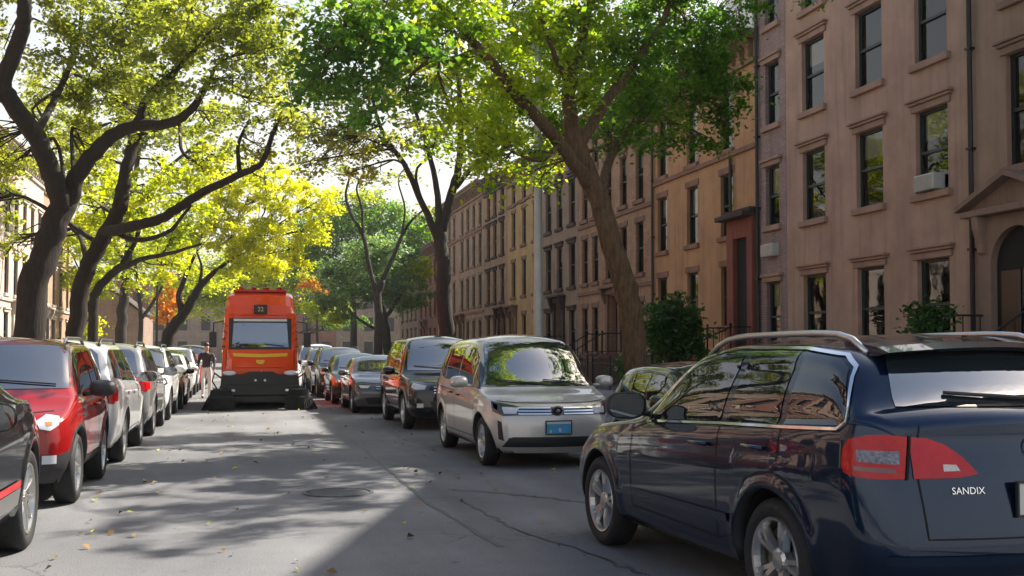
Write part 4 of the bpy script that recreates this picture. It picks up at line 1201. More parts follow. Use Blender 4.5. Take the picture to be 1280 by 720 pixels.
class Car:
    """front = +y; origin on the ground at the middle of the wheelbase"""
    def __init__(s, W, yf, yr, wb, R, top, belt, rock=.28, rc=.14, tum=.30, half=None, bend=None, nose=None, tail=None, clad=None, rf=.16, rr=.12, rz=.07, bump_low=.2, wz=None, shelf=.035, archR=None):
        s.W = W; s.yf = yf; s.yr = yr; s.wb = wb; s.R = R
        s.top = pchip(*zip(*top)); s.belt = pchip(*zip(*belt))
        s.rock = rock; s.rc = rc; s.tum = tum; s.rf = rf; s.rr = rr; s.rz = rz; s.bl = bump_low
        s.half = pchip(*zip(*(half or [(yr, W / 2 - .05), (yr + 1, W / 2), (yf - 1.2, W / 2), (yf, W / 2 - .06)])))
        s.bend = pchip(*zip(*(bend or [(yr, .13), (yr + .9, .04), (0, 0), (.6, -.05), (yf - .6, -.10), (yf, -.17)])))
        s.nose = pchip(*zip(*(nose or [(.2, -.07), (.45, 0), (.6, -.01), (.8, -.1), (1.2, -.3)])))
        s.tail = pchip(*zip(*(tail or [(.2, -.05), (.45, 0), (.62, -.01), (.8, -.05), (1.2, -.12)])))
        s.clad = clad; s.shelf = shelf
        s.archR = archR or R + .055
        s.make()

    def yd(s, y):
        return y + s.bend(y) * .96

    def low(s, y):
        z = s.rock
        e = min(s.yf - y, y - s.yr)
        z = z if e > .5 else z - (s.rock - s.bl) * sstep(.5, .25, e)
        for yw in (s.wb / 2, -s.wb / 2):
            d = abs(s.yd(y) - yw)
            if d < s.archR:
                z = max(z, s.R + math.sqrt(s.archR ** 2 - d * d) * 1.0)
        return z

    def section(s, y):
        ef = s.yf - y; er = y - s.yr
        hb = s.half(y); tp = s.top(y); bt = s.belt(y); drop = 0
        for e, r in ((ef, s.rf), (er, s.rr)):
            if e < r:
                c = 1 - math.sqrt(max(0, 1 - (1 - e / r) ** 2)); hb -= r * .8 * c
            if e < s.rz * 1.6:
                c = 1 - math.sqrt(max(0, 1 - (1 - e / (s.rz * 1.6)) ** 2)); drop = s.rz * c
        tp -= drop; bt = min(bt - drop, tp - .012)
        lo = s.low(y)
        z0 = s.rock
        pts = []
        NS = 15
        prof = s.sideprof
        for i in range(NS):
            z = lo + (bt - lo) * i / (NS - 1)
            v = (z - z0) / max(.1, (bt - z0))
            x = hb + prof(v)
            dd = min(math.hypot(s.yd(y) - s.wb / 2, z - s.R), math.hypot(s.yd(y) + s.wb / 2, z - s.R))
            if dd < s.archR + .075: x += .016 * sstep(s.archR + .075, s.archR + .035, dd)
            pts.append((x, z))
        x0, zb = pts[-1]
        h = tp - bt
        sh = s.shelf * sstep(.12, .3, h)
        x1 = x0 - sh
        crown = min(.055, h * .45)
        r = min(s.rc, h * .5)
        zc = tp - crown
        xc = x1 - s.tum * max(0, zc - bt)
        # straight side of greenhouse
        NB = 7
        for i in range(1, NB + 1):
            t = i / NB
            z = bt + .004 + (zc - r - bt) * t if zc - r > bt else bt + .001 * i
            x = x1 - s.tum * max(0, z - bt) - .018 * math.sin(PI * t) * (-1) * min(1, h * 2)
            pts.append((x, z))
        zs = pts[-1][1]; xs_ = pts[-1][0]
        NC = 6
        for i in range(1, NC + 1):
            a = PI / 2 * i / NC
            pts.append((xs_ - r * (1 - math.cos(a)) * 1.15 - s.tum * r * .3 * math.sin(a), zs + (zc - zs) * math.sin(a)))
        xr = pts[-1][0]
        NR = 9
        for i in range(1, NR + 1):
            t = i / NR
            pts.append((xr * (1 - t), zc + crown * (1 - (1 - t) ** 2)))
        return pts

    def deform(s, x, y, z):
        q = (x / (s.W / 2)) ** 2
        yy = y + s.bend(y) * q
        wf = sstep(s.yf - .7, s.yf, y); wr = sstep(s.yr + .5, s.yr, y)
        yy += s.nose(z) * wf
        yy -= s.tail(z) * wr
        return (x, yy, z)

    def make(s):
        s.sideprof = pchip([-.6, -.15, 0, .12, .35, .6, .74, .80, .93, 1.0, 1.2], [-.14, -.09, -.06, -.022, -.002, .004, .006, -.006, -.014, -.035, -.06])
        ys = list(np.arange(s.yr, s.yf, .04)) + [s.yf]
        for e in (0.004, .012, .025, .045, .07, .1, .14):
            ys += [s.yr + e, s.yf - e]
        gy = np.linspace(s.yr, s.yf, 400); gd = np.array([s.yd(v) for v in gy])
        inv = lambda v: float(np.interp(v, gd, gy))
        for yw in (s.wb / 2, -s.wb / 2):
            for a in np.linspace(0, PI, 29): ys.append(inv(yw + s.archR * math.cos(a)))
            ys += [inv(yw + s.archR) + .003, inv(yw - s.archR) - .003]
        ys = [v for v in ys if s.yr <= v <= s.yf]
        ys = sorted(ys)
        yy = [ys[0]]
        for y in ys[1:]:
            if y - yy[-1] > .0025: yy.append(y)
        yy[-1] = s.yf
        ys = yy
        V = []; Fc = []; mi = []
        secs = [s.section(y) for y in ys]
        N = len(secs[0])
        row = 2 * N - 1 + 2   # plus inner lips on both sides
        for y, sec in zip(ys, secs):
            half = [(sec[0][0] - .07, sec[0][1] + .012)] + sec
            full = half + [(-x, z) for x, z in half[-2::-1]]
            for x, z in full: V.append(s.deform(x, y, z))
        m = 2 * (N + 1) - 1
        for i in range(len(ys) - 1):
            for j in range(m - 1):
                a = i * m + j
                Fc.append((a, a + m, a + m + 1, a + 1))
                zc = (V[a][2] + V[a + m + 1][2]) / 2
                mi.append(1 if (s.clad and s.clad(V[a][0], (ys[i] + ys[i + 1]) / 2, zc, s, s.yd((ys[i] + ys[i + 1]) / 2))) or j == 0 or j == m - 2 else 0)
        # end caps as a grid across
        for end, y in ((0, ys[0]), (len(ys) - 1, ys[-1])):
            sec = secs[end]
            K = 16
            base = len(V)
            for x, z in sec:
                for k in range(K + 1):
                    t = -1 + 2 * k / K
                    V.append(s.deform(x * t, y, z))
            for j in range(len(sec) - 1):
                for k in range(K):
                    a = base + j * (K + 1) + k
                    f = (a, a + 1, a + K + 2, a + K + 1)
                    Fc.append(f if end == 0 else f[::-1])
                    mi.append(1 if s.clad and s.clad(V[a][0], y, V[a][2], s, y) else 0)
        s.V, s.Fc, s.mi = V, Fc, mi
        s.bvh = BVHTree.FromPolygons([Vector(v) for v in V], Fc)
        A = np.array(V); N_ = np.zeros_like(A); FF = np.array(Fc)
        fn = np.cross(A[FF[:, 2]] - A[FF[:, 0]], A[FF[:, 3]] - A[FF[:, 1]])
        ctr = A[FF].mean(1) - np.array([0, 0, .7]); ctr[:, 1] *= .3
        fn *= np.where((fn * ctr).sum(1) < 0, -1, 1)[:, None]
        for k in range(4): np.add.at(N_, FF[:, k], fn)
        s.VN = N_ / (np.linalg.norm(N_, axis=1)[:, None] + 1e-12); s.A = A; s.FF = FF

    def project(s, u, z, az, off):
        d = Vector((math.sin(az), math.cos(az), 0)); U = Vector((math.cos(az), -math.sin(az), 0))
        o = U * u + Vector((0, 0, z)) + d * 6
        hit, nrm, idx, dist = s.bvh.ray_cast(o, -d)
        if hit is None:
            hit, nrm, idx, dist = s.bvh.find_nearest(U * u + Vector((0, 0, z)) + d * 1.2)
        q = s.FF[idx]; wv = 1 / (np.linalg.norm(s.A[q] - np.array(hit), axis=1) ** 1.5 + 1e-4)
        n2 = (s.VN[q] * wv[:, None]).sum(0); n2 = Vector(n2 / (np.linalg.norm(n2) + 1e-9))
        if n2.dot(nrm if nrm.dot(d) >= 0 else -nrm) < .2: n2 = nrm if nrm.dot(d) >= 0 else -nrm
        s.last_n = n2
        return hit + n2 * off

    def corner(s, name, rel, sd_, ang, mat, parent, off=.004, front=True, **kw):
        a = RAD(ang)
        if front:
            ref = (s.W / 2 - .15) * math.cos(a) - (s.yf - .15) * math.sin(a)
            return s.decal(name, [(sd_ * (ref + u), z) for u, z in rel], sd_ * a, mat, parent, off, **kw)
        ref = (s.W / 2 - .15) * math.cos(a) - (-s.yr - .15) * math.sin(a)
        return s.decal(name, [(-sd_ * (ref + u), z) for u, z in rel], PI - sd_ * a, mat, parent, off, **kw)

    def decal(s, name, poly, az, mat, parent, off=.004, rings=8, nb=64, inner=None):
        poly = [np.array(p, float) for p in poly]
        n = len(poly)
        L = [np.linalg.norm(poly[(i + 1) % n] - poly[i]) for i in range(n)]
        tot = sum(L)
        pts = []
        for i in range(n):
            k = max(1, int(round(nb * L[i] / tot)))
            for q in range(k): pts.append(poly[i] + (poly[(i + 1) % n] - poly[i]) * q / k)
        c = sum(pts) / len(pts)
        V = []; Fc = []; NN = []
        m = len(pts)
        for r in range(rings):
            t = 1 - r / rings
            for p in pts:
                q = c + (p - c) * t
                V.append(tuple(s.project(q[0], q[1], az, off if r > 0 or off < .006 else off * .45))); NN.append(tuple(s.last_n))
        V.append(tuple(s.project(c[0], c[1], az, off))); NN.append(tuple(s.last_n))
        for r in range(rings - 1):
            for i in range(m):
                j = (i + 1) % m
                Fc.append((r * m + i, r * m + j, (r + 1) * m + j, (r + 1) * m + i))
        for i in range(m): Fc.append(((rings - 1) * m + i, (rings - 1) * m + (i + 1) % m, len(V) - 1))
        # wind faces the same way as the normals
        n0 = Vector(V[Fc[0][1]]) - Vector(V[Fc[0][0]]); n1 = Vector(V[Fc[0][2]]) - Vector(V[Fc[0][1]])
        cc = m * (rings // 2)
        f_ = Fc[cc]; fnv = (Vector(V[f_[2]]) - Vector(V[f_[0]])).cross(Vector(V[f_[-1]]) - Vector(V[f_[1]]))
        if fnv.dot(Vector(NN[f_[0]])) < 0: Fc = [f[::-1] for f in Fc]
        ob = mesh_obj(name, V, Fc, mat, parent, smooth=True)
        ob.data.normals_split_custom_set_from_vertices(NN)
        return ob

    def line(s, mb, pts, az, wd=.008, off=.0025, mi=0):
        pts = [np.array(p, float) for p in pts]
        out = []
        for i in range(len(pts) - 1):
            k = max(1, int(np.linalg.norm(pts[i + 1] - pts[i]) / .05))
            for q in range(k): out.append(pts[i] + (pts[i + 1] - pts[i]) * q / k)
        out.append(pts[-1])
        V = []
        for i, p in enumerate(out):
            t = out[min(len(out) - 1, i + 1)] - out[max(0, i - 1)]; t = t / (np.linalg.norm(t) + 1e-9)
            nn = np.array([-t[1], t[0]]) * wd / 2
            for sg in (1, -1):
                q = p + nn * sg; V.append(tuple(s.project(q[0], q[1], az, off)))
        mb.add(V, [(2 * i, 2 * i + 1, 2 * i + 3, 2 * i + 2) for i in range(len(out) - 1)], mi)


def SIDE(side):     # azimuth for a side view; u = -y on the right (+x) side, +y on the left (-x) side
    return PI / 2 if side > 0 else -PI / 2


def yz(side, pts): return [(-y if side > 0 else y, z) for y, z in pts]


def shrinkp(poly, d):
    poly = [np.array(p, float) for p in poly]
    c = sum(poly) / len(poly)
    return [c + (p - c) * (1 - d / max(.05, np.linalg.norm(p - c))) for p in poly]


_wheels = {}


def wheel_mesh(R, style):
    key = (round(R, 3), style)
    if key in _wheels: return _wheels[key]
    w = .21; ri = R * .70
    t = MB()
    t.lathe([(-w / 2 + .02, ri), (-w / 2, ri + .02), (-w / 2, R - .035), (-w / 2 + .025, R - .006), (-w / 4, R), (0, R + .001), (w / 4, R), (w / 2 - .025, R - .006), (w / 2, R - .035), (w / 2 + .004, (R + ri) / 2), (w / 2 - .004, ri + .02), (w / 2 - .02, ri)], 44, 'x')
    ty = t.build('tyre', M['tyre'], smooth=True); col.objects.unlink(ty)
    r = MB()
    r.lathe([(w / 2 - .02, ri + .001), (w / 2 - .008, ri - .004), (w / 2 - .012, ri - .018), (w / 2 - .05, ri - .028), (-w / 2 + .02, ri - .03)], 44, 'x')
    n = {'five': 5, 'ten': 10, 'six': 6}[style]
    for k in range(n):
        a = 2 * PI * k / n + .2
        for off_ in ((-.11, .11) if style == 'five' else (0,)):
            a0 = a + off_ * .9; a1 = a + off_ * 1.6
            wd0 = .026 if style == 'five' else .03; wd1 = .020 if style == 'five' else .022
            c0, s0, c1, s1 = math.cos(a0), math.sin(a0), math.cos(a1), math.sin(a1)
            R0 = .045; R1 = ri - .012
            pr = []
            for (RR, cc, ss, wd, xo) in ((R0, c0, s0, wd0, w / 2 - .045), ((R0 + R1) / 2, (c0 + c1) / 2, (s0 + s1) / 2, (wd0 + wd1) / 2, w / 2 - .022), (R1, c1, s1, wd1, w / 2 - .02)):
                for dx, dw in ((0, -wd * .55), (0, wd * .55), (-.04, wd), (-.04, -wd)):
                    pr.append((xo + dx, RR * cc - dw * ss, RR * ss + dw * cc))
            f = []
            for q in range(2):
                for e in range(4): f.append((q * 4 + e, q * 4 + (e + 1) % 4, (q + 1) * 4 + (e + 1) % 4, (q + 1) * 4 + e))
            r.add(pr, f)
    r.lathe([(w / 2 - .085, .075), (w / 2 - .045, .07), (w / 2 - .03, .05), (w / 2 - .026, .0)], 20, 'x')
    for k in range(5):
        a = 2 * PI * k / 5; r.lathe([(w / 2 - .05, .009), (w / 2 - .03, .009), (w / 2 - .028, 0)], 6, 'x', 0, (0, .055 * math.cos(a), .055 * math.sin(a)))
    rim = r.build('rim', M['alloy'], smooth=False); col.objects.unlink(rim)
    d = MB(); d.lathe([(w / 2 - .1, ri - .03), (w / 2 - .1, ri * .82)], 30, 'x', 1); d.lathe([(w / 2 - .09, ri * .8), (w / 2 - .088, .05), (w / 2 - .088, 0)], 30, 'x', 0); d.lathe([(w / 2 - .11, ri - .03), (w / 2 - .11, 0)], 30, 'x', 1)
    di = d.build('brake_disc', [M['disc'], M['under']]); col.objects.unlink(di)
    _wheels[key] = (ty, rim, di)
    return _wheels[key]


def add_wheels(root, R, wb, W, style='five', inset=.125, steer=0):
    ty, rim, di = wheel_mesh(R, style)
    for y in (wb / 2, -wb / 2):
        for s in (-1, 1):
            e = inst('wheel', ty, root, (s * (W / 2 - inset), y, R))
            e.rotation_euler = (random.random() * 2 if s > 0 else -random.random(), 0, (PI if s < 0 else 0) + (steer if y > 0 else 0))
            inst('rim', rim, e); inst('brake_disc', di, e)


def mirror(root, x, y, z, side, mat, glassmat=None, size=1.0, frontdir=1):
    mb = MB(); hw = .115 * size; hh = .075 * size
    mb.lathe([(-.06, 0), (-.058, .3), (-.045, .62), (-.01, .88), (.03, .98), (.055, 1.0), (.055, .9)], 20, 'y')
    V = []
    for v in mb.v: 
        a, b_ = v[0], v[2]
        k = (abs(a) ** 3 + abs(b_) ** 3) ** (1 / 3); l = math.hypot(a, b_); f = l / k if k > 1e-6 else 1
        V.append((x + side * (.14 * size + .0) + a * f * hw, y - v[1] * 1.2 * size * frontdir, z + b_ * f * hh))
    mb.v = V
    mb.tube([(x - side * .03, y, z - hh * .7), (x + side * .07, y, z - hh * .55)], .022, 8)
    o = mb.build('door_mirror', mat, root, smooth=True)
    g = MB()
    g.add([(x + side * .14 * size + dx * hw * .88, y - .06 * size * frontdir, z + dz * hh * .86) for dx, dz in ((-1, -.8), (-.8, -1), (.8, -1), (1, -.8), (1, .8), (.8, 1), (-.8, 1), (-1, .8))], [tuple(range(8))])
    g.build('mirror_glass', M['mirror'], o)
    return o


def text_mesh(name, body, size, mat, parent, loc, rot, ext=.004, align='CENTER'):
    cu = bpy.data.curves.new(name, 'FONT'); cu.body = body; cu.size = size; cu.extrude = ext; cu.align_x = align; cu.align_y = 'CENTER'; cu.resolution_u = 3
    tmp = bpy.data.objects.new(name, cu); col.objects.link(tmp)
    bpy.context.view_layer.update()
    me = bpy.data.meshes.new_from_object(tmp)
    col.objects.unlink(tmp); bpy.data.objects.remove(tmp)
    me.materials.clear(); me.materials.append(mat)
    o = bpy.data.objects.new(name, me); col.objects.link(o)
    o.parent = parent; o.location = loc; o.rotation_euler = rot
    return o


def plate(root, car, z, az, mat, txt=None, w=.31, h=.155, u=0.0, tm=None):
    p = car.project(u, z, az, .02)
    d = Vector((math.sin(az), math.cos(az), 0))
    mb = MB(); mb.box(-w / 2, -.006, -h / 2, w / 2, .006, h / 2, bev=.004)
    o = mb.build('licence_plate', mat, root, loc=p)
    o.rotation_euler = (0, 0, -az)
    fr = MB()
    for (a, b_, c, e) in ((-w / 2 - .01, -h / 2 - .01, w / 2 + .01, -h / 2), (-w / 2 - .01, h / 2, w / 2 + .01, h / 2 + .01), (-w / 2 - .01, -h / 2, -w / 2, h / 2), (w / 2, -h / 2, w / 2 + .01, h / 2)):
        fr.box(a, -.008, b_, c, .01, e)
    fr.build('plate_frame', M['plastic'], o)
    if txt: text_mesh('plate_characters', txt, .085, tm or M['plate_white'], o, (0, .008, 0), (PI / 2, 0, PI), .001)
    return o


def finish(root, car, paint, sidewin, wind, rearg, style='five', doors=(), handles=(), chromewin=False, inset=.125, mirr=None, mirrormat=None, mirror_size=1.0, rails=None, front=None, rear=None):
    """common parts"""
    body = mesh_obj('body', car.V, car.Fc, [paint, M['plastic']], root, smooth=True, fmat=car.mi)
    # underbody
    mb = MB()
    hi = min(car.W / 2 - .30, .62)
    zt = min(car.belt(car.yf - .4), car.belt(car.yr + .4)) - .12
    mb.box(-hi, car.yr + .25, car.rock - .06, hi, car.yf - .3, zt)
    e = car.archR + .04
    mb.box(-car.W / 2 + .10, -car.wb / 2 + e, car.rock - .03, car.W / 2 - .10, car.wb / 2 - e, car.rock + .2)
    mb.box(-car.W / 2 + .13, car.yr + .22, car.bl + .0, car.W / 2 - .13, -car.wb / 2 - e, car.rock + .2)
    mb.box(-car.W / 2 + .15, car.wb / 2 + e, car.bl + .0, car.W / 2 - .15, car.yf - .34, car.rock + .2)
    for yw in (car.wb / 2, -car.wb / 2):
        for s in (-1, 1):
            n = 16; v = []; f = []
            for i in range(n + 1):
                a = PI * i / n
                for xx in (hi - .005, car.W / 2 - .05):
                    v.append((s * xx, yw + (car.archR + .004) * math.cos(a), car.R + (car.archR + .004) * math.sin(a)))
            for i in range(n): f.append((2 * i, 2 * i + 1, 2 * i + 3, 2 * i + 2))
            mb.add(v, f)
    mb.build('underbody', M['under'], root)
    # glass
    for side in (-1, 1):
        for k, poly in enumerate(sidewin):
            o = car.decal('side_window', yz(side, poly), SIDE(side), M['carglass'], root, .0045)
        if chromewin:
            c = MB()
            car.line(c, yz(side, chromewin), SIDE(side), .015, .010)
            c.build('window_trim', M['chrome'], root, smooth=True)
    if wind:
        wo = car.decal('windscreen', wind, 0, M['windscreen'], root, .005, rings=12)
        wm = MB()
        zb = min(p[1] for p in wind)
        for u0 in (-.62, .02):
            pts = [car.project(u0 + .58 * t, zb + .03 + .05 * t, 0, .018) for t in np.linspace(0, 1, 7)]
            wm.tube(pts, .008, 5)
        wm.build('wiper', M['plastic'], wo)
    if rearg: car.decal('rear_window', rearg, PI, M['windscreen'], root, .005, rings=12)
    if doors:
        mb = MB()
        for side in (-1, 1):
            for ln in doors: car.line(mb, yz(side, ln), SIDE(side), .009, .003)
        for az, ln in (front or {}).get('lines', []): car.line(mb, ln, az, .009, .003)
        for az, ln in (rear or {}).get('lines', []): car.line(mb, ln, az, .009, .003)
        mb.build('shut_lines', M['gap'], root)
    for (y, z) in handles:
        for side in (-1, 1):
            mb = MB()
            a = car.project(-side * (y - .1) if side > 0 else (y - .1), z, SIDE(side), .03)
            b_ = car.project(-side * (y + .1) if side > 0 else (y + .1), z, SIDE(side), .03)
            a0 = a - Vector((side * .03, 0, 0)); b0 = b_ - Vector((side * .03, 0, 0))
            mb.tube([a0, a, b_, b0], [.012, .013, .013, .012], 8)
            mb.build('door_handle', handle_mat or paint, root, smooth=True)
    if mirr:
        for side in (-1, 1):
            mirror(root, side * mirr[0], mirr[1], mirr[2], side, mirrormat or paint, size=mirror_size)
    if rails:
        y0, y1, x, zoff, mt = rails
        for s in (-1, 1):
            mb = MB()
            pts = []
            for t in np.linspace(0, 1, 15):
                y = y0 + (y1 - y0) * t
                hit, nrm, i_, d_ = car.bvh.ray_cast(Vector((s * x, y, 3)), Vector((0, 0, -1)))
                zz = hit.z + zoff * min(1, math.sin(PI * t) * 3.2) + .004
                pts.append((s * x, y, zz))
            mb.tube(pts, .019, 8)
            mb.build('roof_rail', mt, root, smooth=True)
    add_wheels(root, car.R, car.wb, car.W, style, inset)
    return body


handle_mat = None
def root_car(label, cat='car', group=None, name='parked_car'):
    r = empty(name); tag(r, label, cat, group); return r


def set_place(r, x, y, face, yaw=0.0):
    """face +1: pointing down the street (+Y); -1: facing the camera"""
    r.location = (x, y, 0); r.rotation_euler = (0, 0, (0 if face > 0 else PI) + yaw)


M['lens_band'] = plain('dark_red_band', (.16, .002, .004), .1, coat=1)
ROW = 'cars parked along the kerb'
# ---------------------------------------------------------------- navy estate car, near right
W = 1.86
cn = Car(W, 2.16, -2.30, 2.55, .345,
         top=[(-2.30, 1.215), (-2.24, 1.23), (-2.14, 1.27), (-1.84, 1.515), (-1.66, 1.58), (-1.2, 1.605), (-.5, 1.60), (0.0, 1.54), (.28, 1.41), (.82, 1.05), (.95, 1.02), (1.5, .96), (1.95, .86), (2.16, .74)],
         belt=[(-2.30, 1.14), (-2.1, 1.13), (-1.0, 1.07), (.5, 1.00), (1.0, .96), (1.7, .88), (2.16, .72)],
         rock=.27, tum=.36, rc=.15, rr=.2, shelf=.02,
         bend=[(-2.3, .17), (-1.5, .10), (-.8, .02), (0, -.06), (.6, -.14), (1.5, -.2), (2.16, -.3)],
         tail=[(.2, -.10), (.38, -.01), (.5, 0), (.68, -.02), (.9, -.06), (1.1, -.10), (1.5, -.1)])
root = root_car('dark navy blue estate car with silver roof rails at the right front, seen from behind', group=ROW)
sw = [[(.34, 1.03), (-.62, 1.08), (-.66, 1.485), (-.35, 1.50), (-.1, 1.43)], [(-.71, 1.085), (-1.30, 1.10), (-1.27, 1.50), (-1.0, 1.505), (-.75, 1.495)], [(-1.37, 1.105), (-1.83, 1.125), (-1.87, 1.16), (-1.75, 1.41), (-1.66, 1.46), (-1.34, 1.495)]]
trim = [(.42, 1.012), (-.62, 1.062), (-1.4, 1.088), (-1.84, 1.107), (-1.895, 1.15), (-1.775, 1.42), (-1.67, 1.48), (-1.3, 1.515), (-.5, 1.52), (-.1, 1.455), (.18, 1.25), (.42, 1.012)]
handle_mat = P_['navy']
finish(root, cn, P_['navy'], sw, [(-.66, 1.07), (.66, 1.07), (.60, 1.40), (.52, 1.47), (-.52, 1.47), (-.60, 1.40)],
       [(-.64, 1.225), (.64, 1.225), (.57, 1.43), (.52, 1.50), (-.52, 1.50), (-.57, 1.43)], 'five',
       doors=[[(.62, .40), (.62, .95), (.42, 1.0)], [(-.66, .36), (-.66, 1.06)], [(.62, .40), (-.66, .38), (-.86, .42), (-.9, .6), (-1.02, .78), (-1.34, .85), (-1.36, 1.09)]],
       handles=[(-.45, .93), (-1.12, .96)], chromewin=trim, mirr=(.90, .42, 1.13), mirrormat=M['plastic'], mirror_size=1.25,
       rails=(-1.72, .02, .60, .055, M['alloy']),
       rear={'lines': [(PI, [(-.60, 1.14), (-.64, .9), (-.62, .60), (.62, .60), (.64, .9), (.60, 1.14)])]})
# side crease strip and sill strip
for side in (-1, 1):
    mb = MB(); cn.line(mb, yz(side, [(.60, .505), (-.80, .515)]), SIDE(side), .05, .010)
    mb.build('door_strip', P_['navy'], root, smooth=True)
for s in (-1, 1):
    A = RAD(180 + 62 * s * -1)
    # outer lamp on the quarter, wraps the corner
    azc = RAD(180 - 50 * s)   # s=+1: right rear corner
    inner = [(-s * x, z) for x, z in [(.655, 1.085), (.66, .885), (.44, .888), (.335, .905), (.40, .985), (.48, 1.045), (.57, 1.078)]]
    o1 = cn.decal('tail_lamp', inner, PI, M['lens_red2'], root, .014, rings=10, nb=80)
    rev = [(-s * x, z) for x, z in [(.52, .955), (.52, .915), (.42, .917), (.44, .952)]]
    cn.decal('reversing_lens', rev, PI, M['lens_white'], o1, .019, rings=3, nb=20)
    azq = PI - s * RAD(45); U = Vector((math.cos(azq), -math.sin(azq), 0))
    def pu(x, y): return Vector((s * x, y, 0)).dot(U)
    ua, ub = pu(.67, -2.12), pu(.93, -1.95)
    f_ = lambda t: ua + (ub - ua) * t
    o2 = cn.decal('tail_lamp', [(f_(0.0), 1.086), (f_(.02), .885), (f_(.35), .88), (f_(.75), .885), (f_(.95), .90), (f_(1.0), .94), (f_(.98), 1.02), (f_(.88), 1.065), (f_(.6), 1.09), (f_(.3), 1.095)], azq, M['lens_red'], root, .014, rings=10, nb=90)
    cn.decal('indicator_lens', [(f_(.06), 1.02), (f_(.05), .945), (f_(.78), .955), (f_(.80), 1.02)], azq, M['lens_clear'], o2, .019, rings=4, nb=40)
    cn.decal('lamp_band', [(f_(.06), .935), (f_(.05), .905), (f_(.90), .915), (f_(.88), .94)], azq, M['lens_band'], o2, .0185, rings=3, nb=40)
    cn.decal('lens_edge', [(f_(-.012), 1.09), (f_(.008), .88), (f_(-.03), .88), (f_(-.05), 1.09)], azq, M['gap'], o2, .0195, rings=2, nb=30)
# bumper, emblem, number plate, spoiler, wiper
mb = MB()
cn.line(mb, [(-.80, .50), (.80, .50)], PI, .045, .02)
mb.build('bumper_strip', P_['navy'], root, smooth=True)
cn.decal('bumper_grille', [(-.6, .42), (.6, .42), (.55, .30), (-.55, .30)], PI, M['plastic'], root, .006)
p = cn.project(.40, .825, PI, .004); nb_ = cn.last_n
text_mesh('badge', 'SANDIX', .048, M['chrome'], root, p, (PI / 2 + math.asin(max(-1, min(1, nb_.z))) * -1, 0, math.atan2(nb_.x, -nb_.y)), .003)
for s in (1,): pass
plate(root, cn, .78, PI, M['plate_white'])
mb = MB(); mb.lathe([(0, .055), (.01, .052), (.012, .046), (.004, .044)], 28, 'y', 0, (0, 0, 0))
p = cn.project(0, 1.02, PI, .012); ob = mb.build('emblem', M['chrome'], root, loc=p); ob.rotation_euler = (0, 0, PI)
sp = MB(); V = []; n = 16
for i in range(n + 1):
    t = -1 + 2 * i / n; x = t * .60; bow = .10 * (1 - t * t)
    V += [(x, -1.50, 1.598 - .03 * t * t), (x, -1.80 - bow, 1.555 - .03 * t * t), (x, -1.90 - bow, 1.525 - .03 * t * t), (x, -1.80 - bow, 1.507 - .03 * t * t), (x, -1.55, 1.53 - .03 * t * t)]
f = []
for i in range(n):
    for k in range(5): f.append((i * 5 + k, i * 5 + (k + 1) % 5, (i + 1) * 5 + (k + 1) % 5, (i + 1) * 5 + k))
f += [(0, 1, 2, 3, 4), tuple(n * 5 + k for k in range(5))]
sp.add(V, f); sp.build('roof_spoiler', P_['navy'], root, smooth=False)
mb = MB(); pts = [cn.project(-.05 + .42 * t, 1.25 + .03 * t, PI, .02) for t in np.linspace(0, 1, 6)]; mb.tube(pts, .011, 6); mb.build('rear_wiper', M['plastic'], root)
# sunroof glass
mb = MB(); mb.add([(-.42, -1.2, 1.5615), (.42, -1.2, 1.5615), (.42, -.42, 1.5625), (-.42, -.42, 1.5625)], [(0, 1, 2, 3)]); 
for s in (-1, 1):
    mb2 = MB(); mb2.tube([(s * .60, -1.2, 1.60), (s * .60, -.1, 1.57)], .001, 4)
# headlamps
for s in (-1, 1):
    o = cn.decal('headlamp', [(s * x, z) for x, z in [(.46, .73), (.84, .74), (.80, .62), (.5, .60)]], 0, M['lens'], root, .012)
cn.decal('radiator_grille', [(-.34, .70), (.34, .70), (.28, .38), (-.28, .38)], 0, M['plastic'], root, .01)
set_place(root, 3.70, 6.80, 1, RAD(3.2))
NAVY = root


